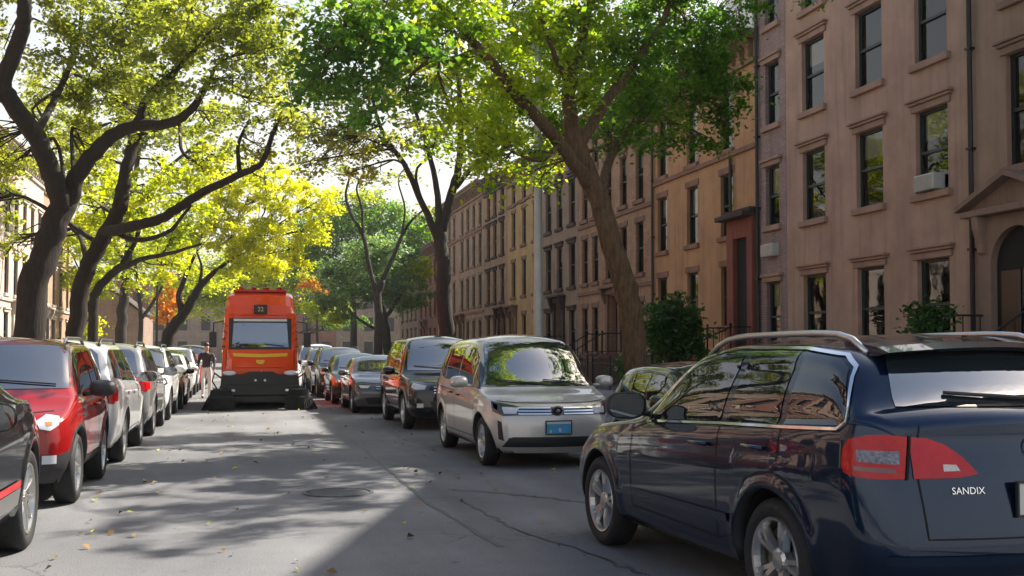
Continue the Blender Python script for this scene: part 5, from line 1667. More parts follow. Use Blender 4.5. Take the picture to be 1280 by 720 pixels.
# ---------------------------------------------------------------- generic shapes
def build_mpv(paint, label, plate_mat, group=ROW, H=1.76, name='parked_car'):
    W = 1.78
    k = H - 1.76
    c = Car(W, 2.06, -2.26, 2.76, .325,
            top=[(-2.26, 1.12 + k), (-2.20, 1.35 + k), (-2.08, 1.58 + k), (-1.85, 1.70 + k), (-1.2, 1.75 + k), (-.2, 1.76 + k), (.35, 1.72 + k), (.60, 1.62 + k), (1.28, 1.04), (1.42, .99), (1.75, .93), (2.0, .85), (2.06, .82)],
            belt=[(-2.26, 1.08), (-1, 1.03), (.6, .97), (1.3, .93), (1.8, .86), (2.06, .78)],
            rock=.25, tum=.27, rc=.15, rf=.24, shelf=.012,
            half=[(-2.26, .84), (-1.5, .89), (1.1, .89), (1.7, .87), (2.06, .82)],
            nose=[(.18, -.10), (.36, 0), (.55, -.01), (.72, -.05), (.85, -.13), (1.2, -.3)],
            tail=[(.2, -.05), (.45, 0), (.9, -.02), (1.1, -.04), (1.7, -.22)],
            bend=[(-2.26, .14), (-1.3, .05), (-.2, 0), (.5, -.11), (1.3, -.15), (2.06, -.24)])
    r = root_car(label, group=group, name=name)
    sw = [[(1.10, 1.0), (.72, 1.02), (.70, 1.37), (.80, 1.30)], [(.64, 1.03), (-.32, 1.06), (-.32, 1.56 + k), (.30, 1.56 + k), (.62, 1.42)], [(-.40, 1.06), (-1.30, 1.09), (-1.30, 1.55 + k), (-.40, 1.565 + k)], [(-1.38, 1.10), (-1.98, 1.14), (-1.90, 1.46 + k), (-1.82, 1.52 + k), (-1.38, 1.55 + k)]]
    finish(r, c, paint, sw, [(-.79, 1.03), (.79, 1.03), (.71, 1.54 + k), (.66, 1.64 + k), (-.66, 1.64 + k), (-.71, 1.54 + k)],
           [(-.66, 1.14), (.66, 1.14), (.60, 1.55), (-.60, 1.55)], 'ten',
           doors=[[(.98, .36), (1.0, .90), (1.1, .97)], [(-.36, .34), (-.36, 1.05)], [(-1.34, 1.08), (-1.34, .8), (-1.0, .7), (-.97, .36), (.98, .36)], [(-.36, .93), (-2.1, .98)]],
           handles=[(-.12, .88), (-.62, .90)], mirr=(.90, .86, 1.09), mirrormat=paint, mirror_size=1.08,
           front={'lines': [(0, [(-.72, .86), (-.5, .84), (0, .835), (.5, .84), (.72, .86)])]})
    for s in (-1, 1):
        # swept-back headlamp, wraps the corner
        o = c.corner('headlamp', [(-.30, .78), (-.24, .685), (-.02, .675), (.14, .73), (.20, .86), (.0, .83)], s, 32, M['lens_dark'], r, .010)
        c.corner('lamp_reflector', [(-.23, .775), (-.20, .70), (-.03, .70), (.02, .79)], s, 32, M['lens'], o, .016, rings=4, nb=30)
        c.corner('indicator_lens', [(.07, .81), (.06, .745), (.12, .76), (.165, .84)], s, 32, M['lens_orange'], o, .0165, rings=4, nb=24)
        c.corner('fog_slot', [(-.01, .60), (.05, .62), (.03, .38), (-.05, .36)], s, 32, M['plastic'], r, .006)
        o = c.decal('tail_lamp', yz(s, [(-2.24, 1.12), (-1.98, 1.08), (-2.02, .82), (-2.24, .80)]), SIDE(s), M['lens_red'], r, .012)
        c.decal('tail_lamp', [(-s * x, z) for x, z in [(.80, 1.15), (.62, 1.12), (.64, .82), (.80, .80)]], PI, M['lens_red'], r, .01)
    g = MB()
    gr = c.decal('radiator_grille', [(-.52, .79), (.52, .79), (.50, .685), (-.50, .685)], 0, M['lens_dark'], r, .006)
    for z in (.77, .735, .70): c.line(g, [(-.50, z), (-.085, z)], 0, .016, .016); c.line(g, [(.085, z), (.50, z)], 0, .016, .016)
    g.build('grille_bar', M['chrome'], gr, smooth=True)
    # oval emblem with a dark centre
    p = c.project(0, .735, 0, .02)
    e = MB()
    for sc_, y0_, mi_ in ((1, 0, 0), (.72, .008, 1), (.34, .012, 0)):
        pts = [(sc_ * .085 * math.cos(a), sc_ * .066 * math.sin(a)) for a in np.linspace(0, 2 * PI, 28, endpoint=False)]
        e.prism(pts, 'y', -.004, y0_ + .004, mi_)
    e.build('emblem', [M['chrome'], M['gap']], r, loc=p)
    c.decal('lower_intake', [(-.62, .40), (.62, .40), (.70, .28), (-.70, .28)], 0, M['plastic'], r, .006)
    c.decal('lower_intake', [(-.58, .41), (.58, .41), (.62, .37), (-.62, .37)], 0, M['plastic'], r, .008)
    pl_ = plate(r, c, .53, 0, plate_mat, None, w=.33, h=.16)
    mb = MB(); mb.box(-.16, .0065, .045, .16, .0085, .072); mb.box(-.03, .0065, -.055, .0, .0085, -.01); mb.box(.10, .0065, -.07, .12, .0085, -.03); mb.build('plate_marks', M['plate_white'], pl_)
    mb = MB(); mb.box(.10, .0065, -.02, .155, .0082, .035); mb.build('plate_badge', M['plate_green'], pl_)
    plate(r, c, .7, PI, plate_mat)
    return r, c


MPV, cm = build_mpv(P_['champagne'], 'pale silver minivan with blue licence plate facing the camera behind the navy car', M['plate_blue'])
set_place(MPV, 3.97, 15.38, -1, 0)


def build_suv(paint, label, L=4.45, W=1.82, H=1.66, R=.35, group=ROW, clad=True, name='parked_car', style='five', rails=True, boxy=0.0, plates=M['plate_white'], railmat=None, myo=.62, small_lamp=False, hoodz=0.0):
    yf = L * .475; yr = -L * .525; wb = L * (.58 if L < 3.8 else .60)
    a = H - .06
    top = [(yr, 1.02 + boxy * .1), (yr + .06, 1.16 + boxy * .15), (yr + .26, a - .18), (yr + .46, a + .01), (yr + .9, H), (-.1, H), (.3, H - .05), (.45, H - .12), (1.02, 1.14 + hoodz), (1.16, 1.08 + hoodz), (yf - .35, 1.0 + hoodz), (yf - .05, .90 + hoodz), (yf, .86 + hoodz)]
    belt = [(yr, 1.02), (yr + .4, 1.06), (0, 1.02 + hoodz * .5), (1.1, .99 + hoodz), (yf - .35, .92 + hoodz), (yf, .80 + hoodz)]
    cf = (lambda x, y, z, s_, yd: (z < s_.rock + .10 and abs(x) > .3) or (min(math.hypot(yd - s_.wb / 2, z - s_.R), math.hypot(yd + s_.wb / 2, z - s_.R)) < s_.archR + .05 and abs(x) > .5) or ((y > s_.yf - .5 or y < s_.yr + .3) and z < .52)) if clad else None
    c = Car(W, yf, yr, wb, R, top, belt, rock=.32, tum=.30, rc=.12, rf=.2, rr=.14, clad=cf, bump_low=.25,
            nose=[(.2, -.08), (.42, 0), (.6, -.005), (.82, -.04), (.95, -.12), (1.2, -.3)], tail=[(.25, -.06), (.5, 0), (.8, -.03), (1.05, -.06), (1.6, -.16)])
    r = root_car(label, 'car', group, name)
    my = myo
    wtop = H - .14
    sw = [[(.72, 1.06), (-.32, 1.09), (-.32, wtop), (.12, wtop), (.30, wtop - .05)], [(-.40, 1.09), (yr + 1.08, 1.11), (yr + 1.08, wtop), (-.40, wtop)], [(yr + 1.0, 1.12), (yr + .42, 1.16), (yr + .55, wtop - .05), (yr + .68, wtop), (yr + 1.0, wtop)]]
    finish(r, c, paint, sw, [(-.74, 1.13), (.74, 1.13), (.66, H - .18), (.60, H - .09), (-.60, H - .09), (-.66, H - .18)],
           [(-.66, 1.12), (.66, 1.12), (.58, H - .20), (.50, H - .13), (-.50, H - .13), (-.58, H - .20)], style,
           doors=[[(.80, .45), (.82, .98), (.72, 1.02)], [(-.36, .42), (-.36, 1.07)], [(yr + 1.04, 1.08), (yr + 1.04, .85), (-wb / 2 + .47, .60), (-wb / 2 + .50, .42), (.80, .42)]],
           handles=[(-.12, .93), (yr + 1.3, .95)], mirr=(W / 2 - .02, my, 1.12), mirrormat=M['plastic'] if clad else paint, mirror_size=1.15,
           rails=(yr + .55, .1, .58, .05, railmat or (M['alloy'] if clad else M['plastic'])) if rails else None,
           rear={'lines': [(PI, [(-.62, 1.1), (-.66, .85), (-.6, .58), (.6, .58), (.66, .85), (.62, 1.1)])]}, front={'lines': [(0, [(-.68, .93), (-.4, .91), (.4, .91), (.68, .93)])]})
    for s in (-1, 1):
        if small_lamp:
            o = c.corner('headlamp', [(-.17, .84), (-.15, .77), (-.06, .75), (.03, .80), (.06, .88), (-.04, .90)], s, 30, M['lens'], r, .012)
            c.corner('indicator_lens', [(-.10, .83), (-.09, .79), (-.04, .79), (-.02, .83)], s, 30, M['lens_orange'], o, .018, rings=3, nb=16)
        else:
          o = c.corner('headlamp', [(-.26, .86), (-.25, .76), (.0, .75), (.17, .81), (.18, .93), (-.04, .92)], s, 36, M['lens_dark'], r, .012)
          c.corner('lamp_reflector', [(-.21, .85), (-.20, .775), (-.01, .77), (.12, .83), (.10, .90)], s, 36, M['lens'], o, .018, rings=4, nb=30)
        o = c.decal('tail_lamp', [(-s * x, z) for x, z in [(W / 2 - .07, 1.07), (.56, 1.05), (.60, .84), (W / 2 - .08, .82)]], PI, M['lens_red'], r, .014)
        c.decal('reversing_lens', [(-s * x, z) for x, z in [(.72, .93), (.60, .93), (.62, .87), (.72, .87)]], PI, M['lens_white'], o, .019, rings=3, nb=20)
        c.decal('tail_lamp', yz(s, [(yr + .04, 1.06), (yr + .34, 1.03), (yr + .26, .86), (yr + .04, .83)]), SIDE(s), M['lens_red'], r, .012)
        c.decal('fog_lamp', [(s * q, z) for q, z in [(.62, .52), (.62, .44), (.74, .44), (.74, .52)]], 0, M['lens'], r, .01, rings=3, nb=20)
    c.decal('radiator_grille', [(-.46, .85), (.46, .85), (.40, .68), (-.40, .68)], 0, M['plastic'], r, .01)
    g = MB()
    for z in (.82, .77, .72): c.line(g, [(-.42, z), (.42, z)], 0, .014, .018)
    g.build('grille_bar', M['chrome'], r, smooth=True)
    c.decal('lower_intake', [(-.5, .56), (.5, .56), (.42, .36), (-.42, .36)], 0, M['plastic'], r, .008)
    plate(r, c, .60, 0, plates); plate(r, c, .78, PI, plates)
    return r, c


def build_sedan(paint, label, L=4.5, W=1.76, H=1.43, R=.32, group=ROW, name='parked_car', hatch=False, style='ten', plates=M['plate_white']):
    yf = L * .475; yr = -L * .525; wb = L * .60
    if hatch:
        top = [(yr, .90), (yr + .06, 1.0), (yr + .3, H - .15), (yr + .55, H - .03), (-.6, H), (-.05, H - .01), (.25, H - .08), (1.0, .96), (1.15, .92), (yf - .3, .80), (yf, .68)]
    else:
        top = [(yr, .90), (yr + .1, .95), (yr + .55, 1.0), (yr + .72, 1.05), (yr + 1.35, H - .05), (-.5, H), (-.05, H - .01), (.2, H - .08), (.92, .96), (1.08, .92), (yf - .3, .80), (yf, .68)]
    belt = [(yr, .88), (yr + .6, .93), (0, .90), (1.1, .87), (yf - .3, .76), (yf, .64)]
    c = Car(W, yf, yr, wb, R, top, belt, rock=.24, tum=.36, rc=.14, rf=.2, rr=.14, bump_low=.18, shelf=.02,
            nose=[(.18, -.08), (.4, 0), (.5, 0), (.65, -.05), (.9, -.2)], tail=[(.2, -.07), (.45, 0), (.7, -.01), (.95, -.08)])
    r = root_car(label, 'car', group, name)
    wt = H - .12
    rb = yr + (.5 if hatch else 1.02)
    sw = [[(.62, .94), (-.36, .96), (-.36, wt), (.0, wt), (.16, wt - .06)], [(-.44, .96), (rb + .1, .99), (rb + .38, wt - .06), (rb + .55, wt), (-.44, wt)]]
    zr0, zr1 = (1.0, H - .12) if hatch else (1.05, H - .10)
    finish(r, c, paint, sw, [(-.66, .96), (.66, .96), (.56, wt - .04), (.50, H - .09), (-.50, H - .09), (-.56, wt - .04)],
           [(-.62, zr0), (.62, zr0), (.52, zr1), (-.52, zr1)], style,
           doors=[[(.78, .34), (.80, .84), (.66, .90)], [(-.40, .32), (-.40, .93)], [(.78, .32), (-.9, .32), (-1.0, .6), (rb + .2, .8), (rb + .08, .95)]],
           handles=[(-.16, .80), (-1.0, .82)], mirr=(W / 2 - .02, .56, .98), mirrormat=paint, mirror_size=1.0,
           front={'lines': [(0, [(-.66, .76), (-.4, .735), (.4, .735), (.66, .76)])]}, rear={'lines': [(PI, [(-.5, .9), (-.52, .62), (.52, .62), (.5, .9)])]})
    for s in (-1, 1):
        o = c.corner('headlamp', [(-.30, .68), (-.26, .60), (.0, .60), (.15, .65), (.18, .74), (-.05, .72)], s, 34, M['lens_dark'], r, .01)
        c.corner('lamp_reflector', [(-.23, .67), (-.21, .615), (-.02, .615), (.06, .69)], s, 34, M['lens'], o, .016, rings=4, nb=30)
        c.decal('tail_lamp', [(-s * x, z) for x, z in [(W / 2 - .08, .90), (.42, .88), (.44, .74), (W / 2 - .08, .70)]], PI, M['lens_red'], r, .012)
    c.decal('radiator_grille', [(-.38, .68), (.38, .68), (.34, .56), (-.34, .56)], 0, M['plastic'], r, .008)
    g = MB()
    for z in (.65, .60): c.line(g, [(-.34, z), (.34, z)], 0, .012, .016)
    g.build('grille_bar', M['chrome'], r, smooth=True)
    c.decal('lower_intake', [(-.6, .40), (.6, .40), (.52, .24), (-.52, .24)], 0, M['plastic'], r, .006)
    plate(r, c, .47, 0, plates); plate(r, c, .72, PI, plates)
    return r, c


def repaint(root, old, new):
    def rec(o):
        if o.type == 'MESH':
            for sl in o.material_slots:
                if sl.material == old: sl.link = 'OBJECT'; sl.material = new
        for c in o.children: rec(c)
    rec(root)


def clone(src, label, x, y, face, paint=None, old=None, yaw=0.0, scale=None):
    c = copy_tree(src); c['label'] = label
    set_place(c, x, y, face, yaw)
    if scale: c.scale = scale
    if paint: repaint(c, old, paint)
    return c


handle_mat = None
# black car half hidden behind the navy one
SED, cs = build_sedan(P_['black'], 'template', L=4.3)
MINI, cmi = build_sedan(P_['black'], 'small black hatchback mostly hidden between the navy estate car and the silver minivan', L=3.6, W=1.66, H=1.40, hatch=True)
set_place(MINI, 5.15, 10.95, -1)
# dark SUV behind the minivan
DSUV, cd = build_suv(P_['black'], 'black boxy minivan with blue sky in its windscreen parked behind the silver minivan', L=4.7, W=1.86, H=1.84, R=.35, clad=False, style='ten', rails=False, boxy=1)
set_place(DSUV, 4.0, 22.45, -1)
# red crossover
RED, cr_ = build_suv(P_['red'], small_lamp=True, label='red compact crossover with black lower bumper facing the camera on the left', L=3.6, W=1.78, H=1.66, R=.345, clad=True)
set_place(RED, -2.42, 12.6, -1)
# silver SUV seen from behind
SIL, csl = build_suv(P_['silver'], 'silver crossover with red tail lamp, seen from behind just beyond the red one', L=4.3, W=1.8, H=1.67, R=.35, clad=False)
set_place(SIL, -2.40, 17.0, 1)
# black pickup-like SUV, far left
BLK, cb_ = build_suv(P_['black'], 'black utility vehicle cropped by the left edge, front wheel and fender showing', L=4.9, W=1.9, H=1.8, R=.385, clad=False, boxy=1, style='ten', myo=-.6, hoodz=.13)
for side in (-1, 1):
    mb = MB(); cb_.line(mb, yz(side, [(.95, .56), (-.95, .56)]), SIDE(side), .05, .012); mb.build('sill_strip', M['lens_red'], BLK, smooth=True)
    mb = MB(); cb_.line(mb, yz(side, [(.95, .47), (-.95, .47)]), SIDE(side), .12, .014); mb.build('running_board', M['alloy'], BLK, smooth=True)
set_place(BLK, -2.47, 7.45, 1)

# left row beyond the silver crossover
HAT, ch = build_sedan(P_['silver'], 'small silver hatchback with pale turquoise windscreen ending the left row', L=4.0, H=1.48, hatch=True)
set_place(HAT, -2.35, 35.4, -1)
clone(SIL, 'mid grey crossover parked beyond the silver crossover on the left', -2.36, 21.7, 1, P_['midgrey'], P_['silver'])
clone(SIL, 'white crossover third beyond the silver one on the left', -2.35, 26.3, -1, P_['white'], P_['silver'])
clone(SED, 'black sedan on the left between the white crossover and the hatchback', -2.3, 30.9, -1)
clone(SIL, 'white crossover parked on the left beside the sweeper', -2.35, 40.6, -1, P_['white'], P_['silver'])
clone(HAT, 'red hatchback far down the left kerb', -2.3, 45.4, -1, P_['red'], P_['silver'])
clone(SED, 'dark sedan far down the left kerb behind the sweeper', -2.3, 50.2, -1)
clone(DSUV, 'grey minivan at the far end of the left row', -2.3, 55.3, -1, P_['grey'], P_['black'])
# right row beyond the dark minivan
SED['label'] = 'far dark sedan beside the sweeper on the right'; set_place(SED, 3.15, 52.0, -1)
clone(SED, 'dark grey sedan with blue windscreen first beyond the black minivan', 3.53, 28.1, -1, P_['grey'], P_['black'])
clone(HAT, 'dark green hatchback second beyond the black minivan', 3.42, 32.6, -1, P_['green'], P_['silver'])
clone(SIL, 'black crossover third beyond the black minivan', 3.32, 37.3, -1, P_['black'], P_['silver'])
clone(RED, 'tan crossover far along the right kerb', 3.25, 42.0, -1, P_['gold'], P_['red'])
clone(DSUV, 'white roofed van among the far right parked cars', 3.2, 47.0, -1, P_['white'], P_['black'])
clone(HAT, 'far silver hatchback on the right', 3.1, 56.8, -1)
clone(SIL, 'far white crossover in the right row', 3.1, 61.6, -1, P_['white'], P_['silver'])
w2 = clone(SIL, 'white car driving close behind the sweeper, only its side showing', 1.1, 37.6, -1, P_['white'], P_['silver']); w2['group'] = 'moving traffic'
del w2['group']
# ------------------------------------------------------------------ street sweeper
M['orange_paint'] = carpaint('orange_red_paint', (.85, .075, .006), 0, dust=.12)
M['yellow'] = plain('yellow_stripe', (.8, .5, .02), .4)
M['amber'] = plain('amber_digits', (.75, .5, .2), .4)
M['gap2'] = plain('soot_black', (.006, .006, .006), .5)
M['brush'] = plain('brush_bristles', (.012, .012, .012), .95, var=.6, scale=40, bump=1, bscale=80)
sw = empty('street_sweeper', (.52, 29.3, 0), PI); tag(sw, 'orange red street sweeper with black brushes driving towards the camera', 'street sweeper')
# local: front = +y ; cab from y=-1.6 .. 0.4
Wc = .98
mb = MB()
# cab shell: side profile lofted across with rounded top
prof = [(.30, .62), (.34, 1.05), (.36, 1.55), (.30, 1.72), (.10, 2.52), (-.02, 2.74), (-.24, 3.0), (-.55, 3.10), (-4.6, 3.05), (-4.8, 2.9), (-4.8, .62)]
K = 22
V = []
for k in range(K + 1):
    t = -1 + 2 * k / K
    for (y, z) in prof:
        ed = max(0, abs(t) - .72) / .28
        tw = 1 - .10 * max(0, (z - 1.6)) / 1.5
        yy = y - (.22 * ed ** 2 if y > -1 else 0) - .05 * t * t
        zz = z - (.16 * ed ** 2 if z > 2.7 else 0)
        V.append((Wc * tw * math.sin(t * PI / 2 * .98) / math.sin(PI / 2 * .98) if abs(t) < .0 else Wc * tw * (t if abs(t) < .72 else math.copysign(.72 + .28 * math.sin(ed * PI / 2) ** .9, t)), yy, zz))
n = len(prof); f = []
for k in range(K):
    for i in range(n - 1): f.append((k * n + i, k * n + i + 1, (k + 1) * n + i + 1, (k + 1) * n + i))
f.append(tuple(range(n))); f.append(tuple(K * n + i for i in range(n)))
mb.add(V, f)
body = mb.build('cab', M['orange_paint'], sw, smooth=False)
bv = BVHTree.FromPolygons([Vector(v) for v in V], f)


def swp(u, z, off=.01, d=(0, 1, 0)):
    dv = Vector(d)
    o = Vector((u, 0, z)) + dv * 5 if d[1] else Vector((0, u, z)) + dv * 5
    h, nn, i, dd = bv.ray_cast(o, -dv)
    if h is None: h, nn, i, dd = bv.find_nearest(o - dv * 4.6)
    if nn.dot(dv) < 0: nn = -nn
    return h + nn * off


def patch(name, poly, mat, off=.01, parent=None, d=(0, 1, 0), rings=4, nb=48):
    poly = [np.array(p, float) for p in poly]; n = len(poly); pts = []
    for i in range(n):
        a, b_ = poly[i], poly[(i + 1) % n]; k = max(2, int(np.linalg.norm(b_ - a) / .08))
        for q in range(k): pts.append(a + (b_ - a) * q / k)
    c = sum(pts) / len(pts); m = len(pts); V = []; F_ = []
    for r in range(rings):
        for p in pts:
            q = c + (p - c) * (1 - r / rings); V.append(tuple(swp(q[0], q[1], off, d)))
    V.append(tuple(swp(c[0], c[1], off, d)))
    for r in range(rings - 1):
        for i in range(m): j = (i + 1) % m; F_.append((r * m + i, r * m + j, (r + 1) * m + j, (r + 1) * m + i))
    for i in range(m): F_.append(((rings - 1) * m + i, (rings - 1) * m + (i + 1) % m, len(V) - 1))
    return mesh_obj(name, V, F_, mat, parent or sw, smooth=False)


patch('windscreen_surround', [(-.80, 1.56), (.80, 1.56), (.80, 2.38), (-.80, 2.38)], M['plastic'], .006, rings=7)
ws = patch('windscreen', [(-.72, 1.62), (.72, 1.62), (.68, 2.26), (-.68, 2.26)], M['windscreen'], .014, rings=7)
mb = MB(); mb.box(-.68, .20, 2.30, .68, .235, 2.36); mb.build('sun_visor_strip', M['white'], sw)
for u0 in (-.6, .08):
    m_ = MB(); m_.tube([swp(u0 + .5 * t, 1.64 + .06 * t, .03) for t in np.linspace(0, 1, 5)], .012, 5); m_.build('wiper', M['plastic'], ws)
# route number box
mb = MB(); mb.box(-.17, .0, 2.50, .17, .20, 2.74, bev=.02); rb = mb.build('number_box', M['plastic'], sw)
patch('roof_seam', [(-.85, 2.455), (.85, 2.455), (.85, 2.467), (-.85, 2.467)], M['gap2'], .006, rings=2)
patch('nose_seam', [(-.9, 1.08), (.9, 1.08), (.9, 1.09), (-.9, 1.09)], M['gap2'], .006, rings=2)
text_mesh('number_display', '22', .16, M['amber'], rb, (0, .203, 2.615), (PI / 2, 0, PI), .002)
# yellow bow and emblem
pts = [(-.68, 1.385), (-.35, 1.37), (0, 1.36), (.35, 1.37), (.68, 1.385), (.70, 1.47), (.35, 1.455), (0, 1.445), (-.35, 1.455), (-.70, 1.47)]
g = MB()
for i in range(4):
    a, b_, c, d = pts[i], pts[i + 1], pts[8 - i] if i < 4 else None, pts[9 - i]
    g.add([tuple(swp(q[0], q[1], .012)) for q in (a, b_, c, d)], [(0, 1, 2, 3)])
g.build('yellow_stripe', M['yellow'], sw)
patch('yellow_emblem', [(-.11, 1.29), (.11, 1.29), (.10, 1.22), (.04, 1.18), (-.05, 1.18), (-.10, 1.22)], M['yellow'], .014)
patch('yellow_emblem', [(-.04, 1.02), (-.02, 1.02), (-.03, .88), (-.05, .88)], M['yellow'], .014)
# nose: black grille, headlamps, bumper
mb = MB(); mb.prism([(-1.0, .62), (-.98, .88), (-.45, .92), (-.3, .98), (.3, .98), (.45, .92), (.98, .88), (1.0, .62)], 'y', .15, .42); mb.build('front_grille', M['gap2'], sw)
for s in (-1, 1):
    mb = MB(); mb.lathe([(.40, .0), (.46, .0), (.455, .09), (.44, .125), (.40, .13)], 20, 'y', 0, (0, 0, 0)); mb.v = [(v[0] * 1.35 + s * .78, v[1], v[2] * .5 + .95) for v in mb.v]
    mb.build('headlamp', M['lens'], sw, smooth=True)
    mb = MB(); mb.box(s * 1.03 - .05, -.7, 1.5, s * 1.03 + .05, -.15, 2.2, bev=.02); 
    # mirrors on arms
    m_ = MB(); m_.tube([(s * .95, .1, 2.3), (s * 1.18, .32, 2.25), (s * 1.2, .34, 1.8)], .018, 6); m_.box(s * 1.2 - .09, .28, 1.62, s * 1.2 + .09, .36, 2.02, bev=.02); m_.build('mirror', M['plastic'], sw)
    patch('side_window', [(s * 0 + -1.5, 1.6), (-.25, 1.6), (-.25, 2.3), (-1.5, 2.3)], M['carglass'], .012, d=(s, 0, 0))
    # wheels
    ty, rim, di = wheel_mesh(.44, 'six')
    for y in (-.9, -3.9):
        e = inst('wheel', ty, sw, (s * .82, y, .44)); e.rotation_euler = (0, 0, 0 if s > 0 else PI); inst('rim', rim, e); inst('brake_disc', di, e)
    # gutter broom, louvres, panel seams and small lamps
    for k in range(7):
        patch('cooling_louvre', [(s * .93 - .045, 1.62 + k * .1), (s * .93 + .03, 1.62 + k * .1), (s * .93 + .03, 1.655 + k * .1), (s * .93 - .045, 1.655 + k * .1)], M['lens_orange'] if k % 2 else M['gap2'], .012, rings=2)
    patch('panel_seam', [(s * .86 - .006, 1.12), (s * .86 + .006, 1.12), (s * .86 + .006, 1.55), (s * .86 - .006, 1.55)], M['gap2'], .010, rings=2)
    m_ = MB(); m_.lathe([(.52, .0), (.56, .0), (.555, .03), (.52, .035)], 12, 'y'); m_.v = [(v[0] * 1.6 + s * .68, v[1], v[2] + .5) for v in m_.v]; m_.build('marker_lamp', M['lens'], sw, smooth=True)
    m_ = MB(); m_.lathe([(.42, .0), (.47, .0), (.465, .03), (.42, .035)], 12, 'y'); m_.v = [(v[0] + s * .12, v[1], v[2] + .76) for v in m_.v]; m_.build('marker_lamp', M['lens'], sw, smooth=True)
    m_ = MB(); m_.tube([(s * .95, .2, .8), (s * 1.15, .4, .95), (s * 1.2, .6, .75), (s * 1.05, .55, .5)], .02, 6); m_.build('hydraulic_hose', M['gap2'], sw, smooth=True)
    # the brooms
    mb = MB(); mb.lathe([(.0, .35), (.03, .37), (.3, .33), (.36, .28), (.5, .26), (.54, 0)], 30, 'z', 0, (s * .98, .55, .02)); 
    for k in range(40):
        a = 2 * PI * k / 40; r0 = .38 + .04 * rng.random(); mb.tube([(s * 1.05 + .26 * math.cos(a), .55 + .26 * math.sin(a), .32), (s * 1.05 + r0 * math.cos(a), .55 + r0 * math.sin(a), .015)], .012, 4)
    br = mb.build('gutter_broom', M['brush'], sw)
    mb = MB(); mb.tube([(s * .6, .1, .7), (s * 1.05, .55, .5)], .05, 8); mb.box(s * 1.05 - .14, .41, .44, s * 1.05 + .14, .69, .56, bev=.02); mb.build('broom_arm', M['plastic'], br)
mb = MB(); mb.box(-1.02, .30, .36, 1.02, .52, .64, bev=.03); mb.box(-.9, .32, .2, .9, .44, .36); mb.build('bumper', M['gap2'], sw)
mb = MB(); mb.box(-.88, -4.6, .45, .88, .2, .64); mb.box(-.8, -4.7, .12, .8, -.2, .4); mb.build('chassis', M['under'], sw)
mb = MB(); mb.box(-.9, -3.2, .05, .9, -1.6, .45); mb.build('main_brush_housing', M['brush'], sw)
mb = MB(); mb.box(-.7, -.75, 3.1, .7, -.45, 3.17, bev=.02)
for x in (-.5, -.17, .17, .5): mb.lathe([(3.17, .07), (3.24, .06), (3.27, 0)], 12, 'z', 0, (x, -.6, 0))
mb.build('beacon_bar', M['lens_red'], sw)
for s in (-1, 1):
    patch('fog_lamp', [(s * .5 - .05, .6), (s * .5 + .05, .6), (s * .5 + .05, .55), (s * .5 - .05, .55)], M['lens'], .23)

# ------------------------------------------------------------------ lamp post, signs, fences
def lamp_post(label, x, y, h, r, mat, arm=-2.2):
    o = empty('street_lamp', (x, y, .14)); tag(o, label, 'street lamp')
    mb = MB(); mb.lathe([(0, r * 1.9), (.5, r * 1.8), (.56, r * 1.15), (h, r * .62), (h + .04, 0)], 20, 'z'); mb.build('post', mat, o, smooth=False)
    mb = MB(); pts = [(0, 0, h - .6), (arm * .35, 0, h + .25), (arm * .75, 0, h + .55), (arm, 0, h + .6)]; P, R = smooth_poly(pts, [.05, .045, .04, .035], 5); mb.tube(P, R, 8); mb.build('arm', mat, o)
    mb = MB(); mb.lathe([(0, 0), (.02, .1), (.2, .16), (.5, .12), (.62, 0)], 16, 'x'); mb.v = [(arm + math.copysign(v[0], arm), v[1], h + .6 + v[2] * .5) for v in mb.v]; lh = mb.build('lamp_head', mat, o, smooth=True)
    mb = MB(); mb.box(arm + math.copysign(.15, arm) - .0, -.09, h + .50, arm + math.copysign(.48, arm), .09, h + .53, bev=.01); mb.build('lens', M['lens'], lh)
    return o


b = ground_at(673, 520)
lamp_post('pale grey street lamp post rising beside the silver minivan', 6.0, 21.6, 8.2, .095, M['pole'])
lamp_post('thin dark lamp post between the far left trees', -4.7, 66, 7.5, .07, M['iron'], 2.0)


def pole_sign(label, x, y, h, txt, col_, face=0, w=.3, hh=.45):
    o = empty('street_sign', (x, y, .14)); tag(o, label, 'street sign')
    mb = MB(); mb.tube([(0, 0, 0), (0, 0, h)], .028, 8); mb.build('post', M['pole'], o)
    mb = MB(); mb.box(-w / 2, -.05, h - hh - .05, w / 2, -.035, h - .05, bev=.004); p = mb.build('sign_plate', M['white'], o)
    text_mesh('sign_text', txt, .1, col_, p, (0, -.053, h - hh / 2 - .05), (PI / 2, 0, 0), .001)
    return o


def iron_fence(label, x, y0, y1, h=1.05):
    o = empty('iron_fence', (x, y0, .14)); tag(o, label, 'fence', 'iron area fences in front of the houses')
    L = y1 - y0
    mb = MB(); mb.box(-.02, 0, h - .12, .02, L, h - .09); mb.box(-.02, 0, .12, .02, L, .15)
    n = int(L / .13)
    for i in range(n + 1):
        y = L * i / n
        mb.box(-.008, y - .008, 0, .008, y + .008, h)
        mb.lathe([(h, .016), (h + .05, .012), (h + .09, 0)], 4, 'z', 0, (0, y, 0))
    mb.build('pickets', M['iron'], o)
    mb = MB()
    for i in range(4):
        y = L * i / 3; mb.box(-.03, y - .03, 0, .03, y + .03, h + .1); mb.lathe([(h + .1, .03), (h + .14, .045), (h + .19, .03), (h + .21, 0)], 8, 'z', 0, (0, y, 0))
    mb.build('fence_post', M['iron'], o)


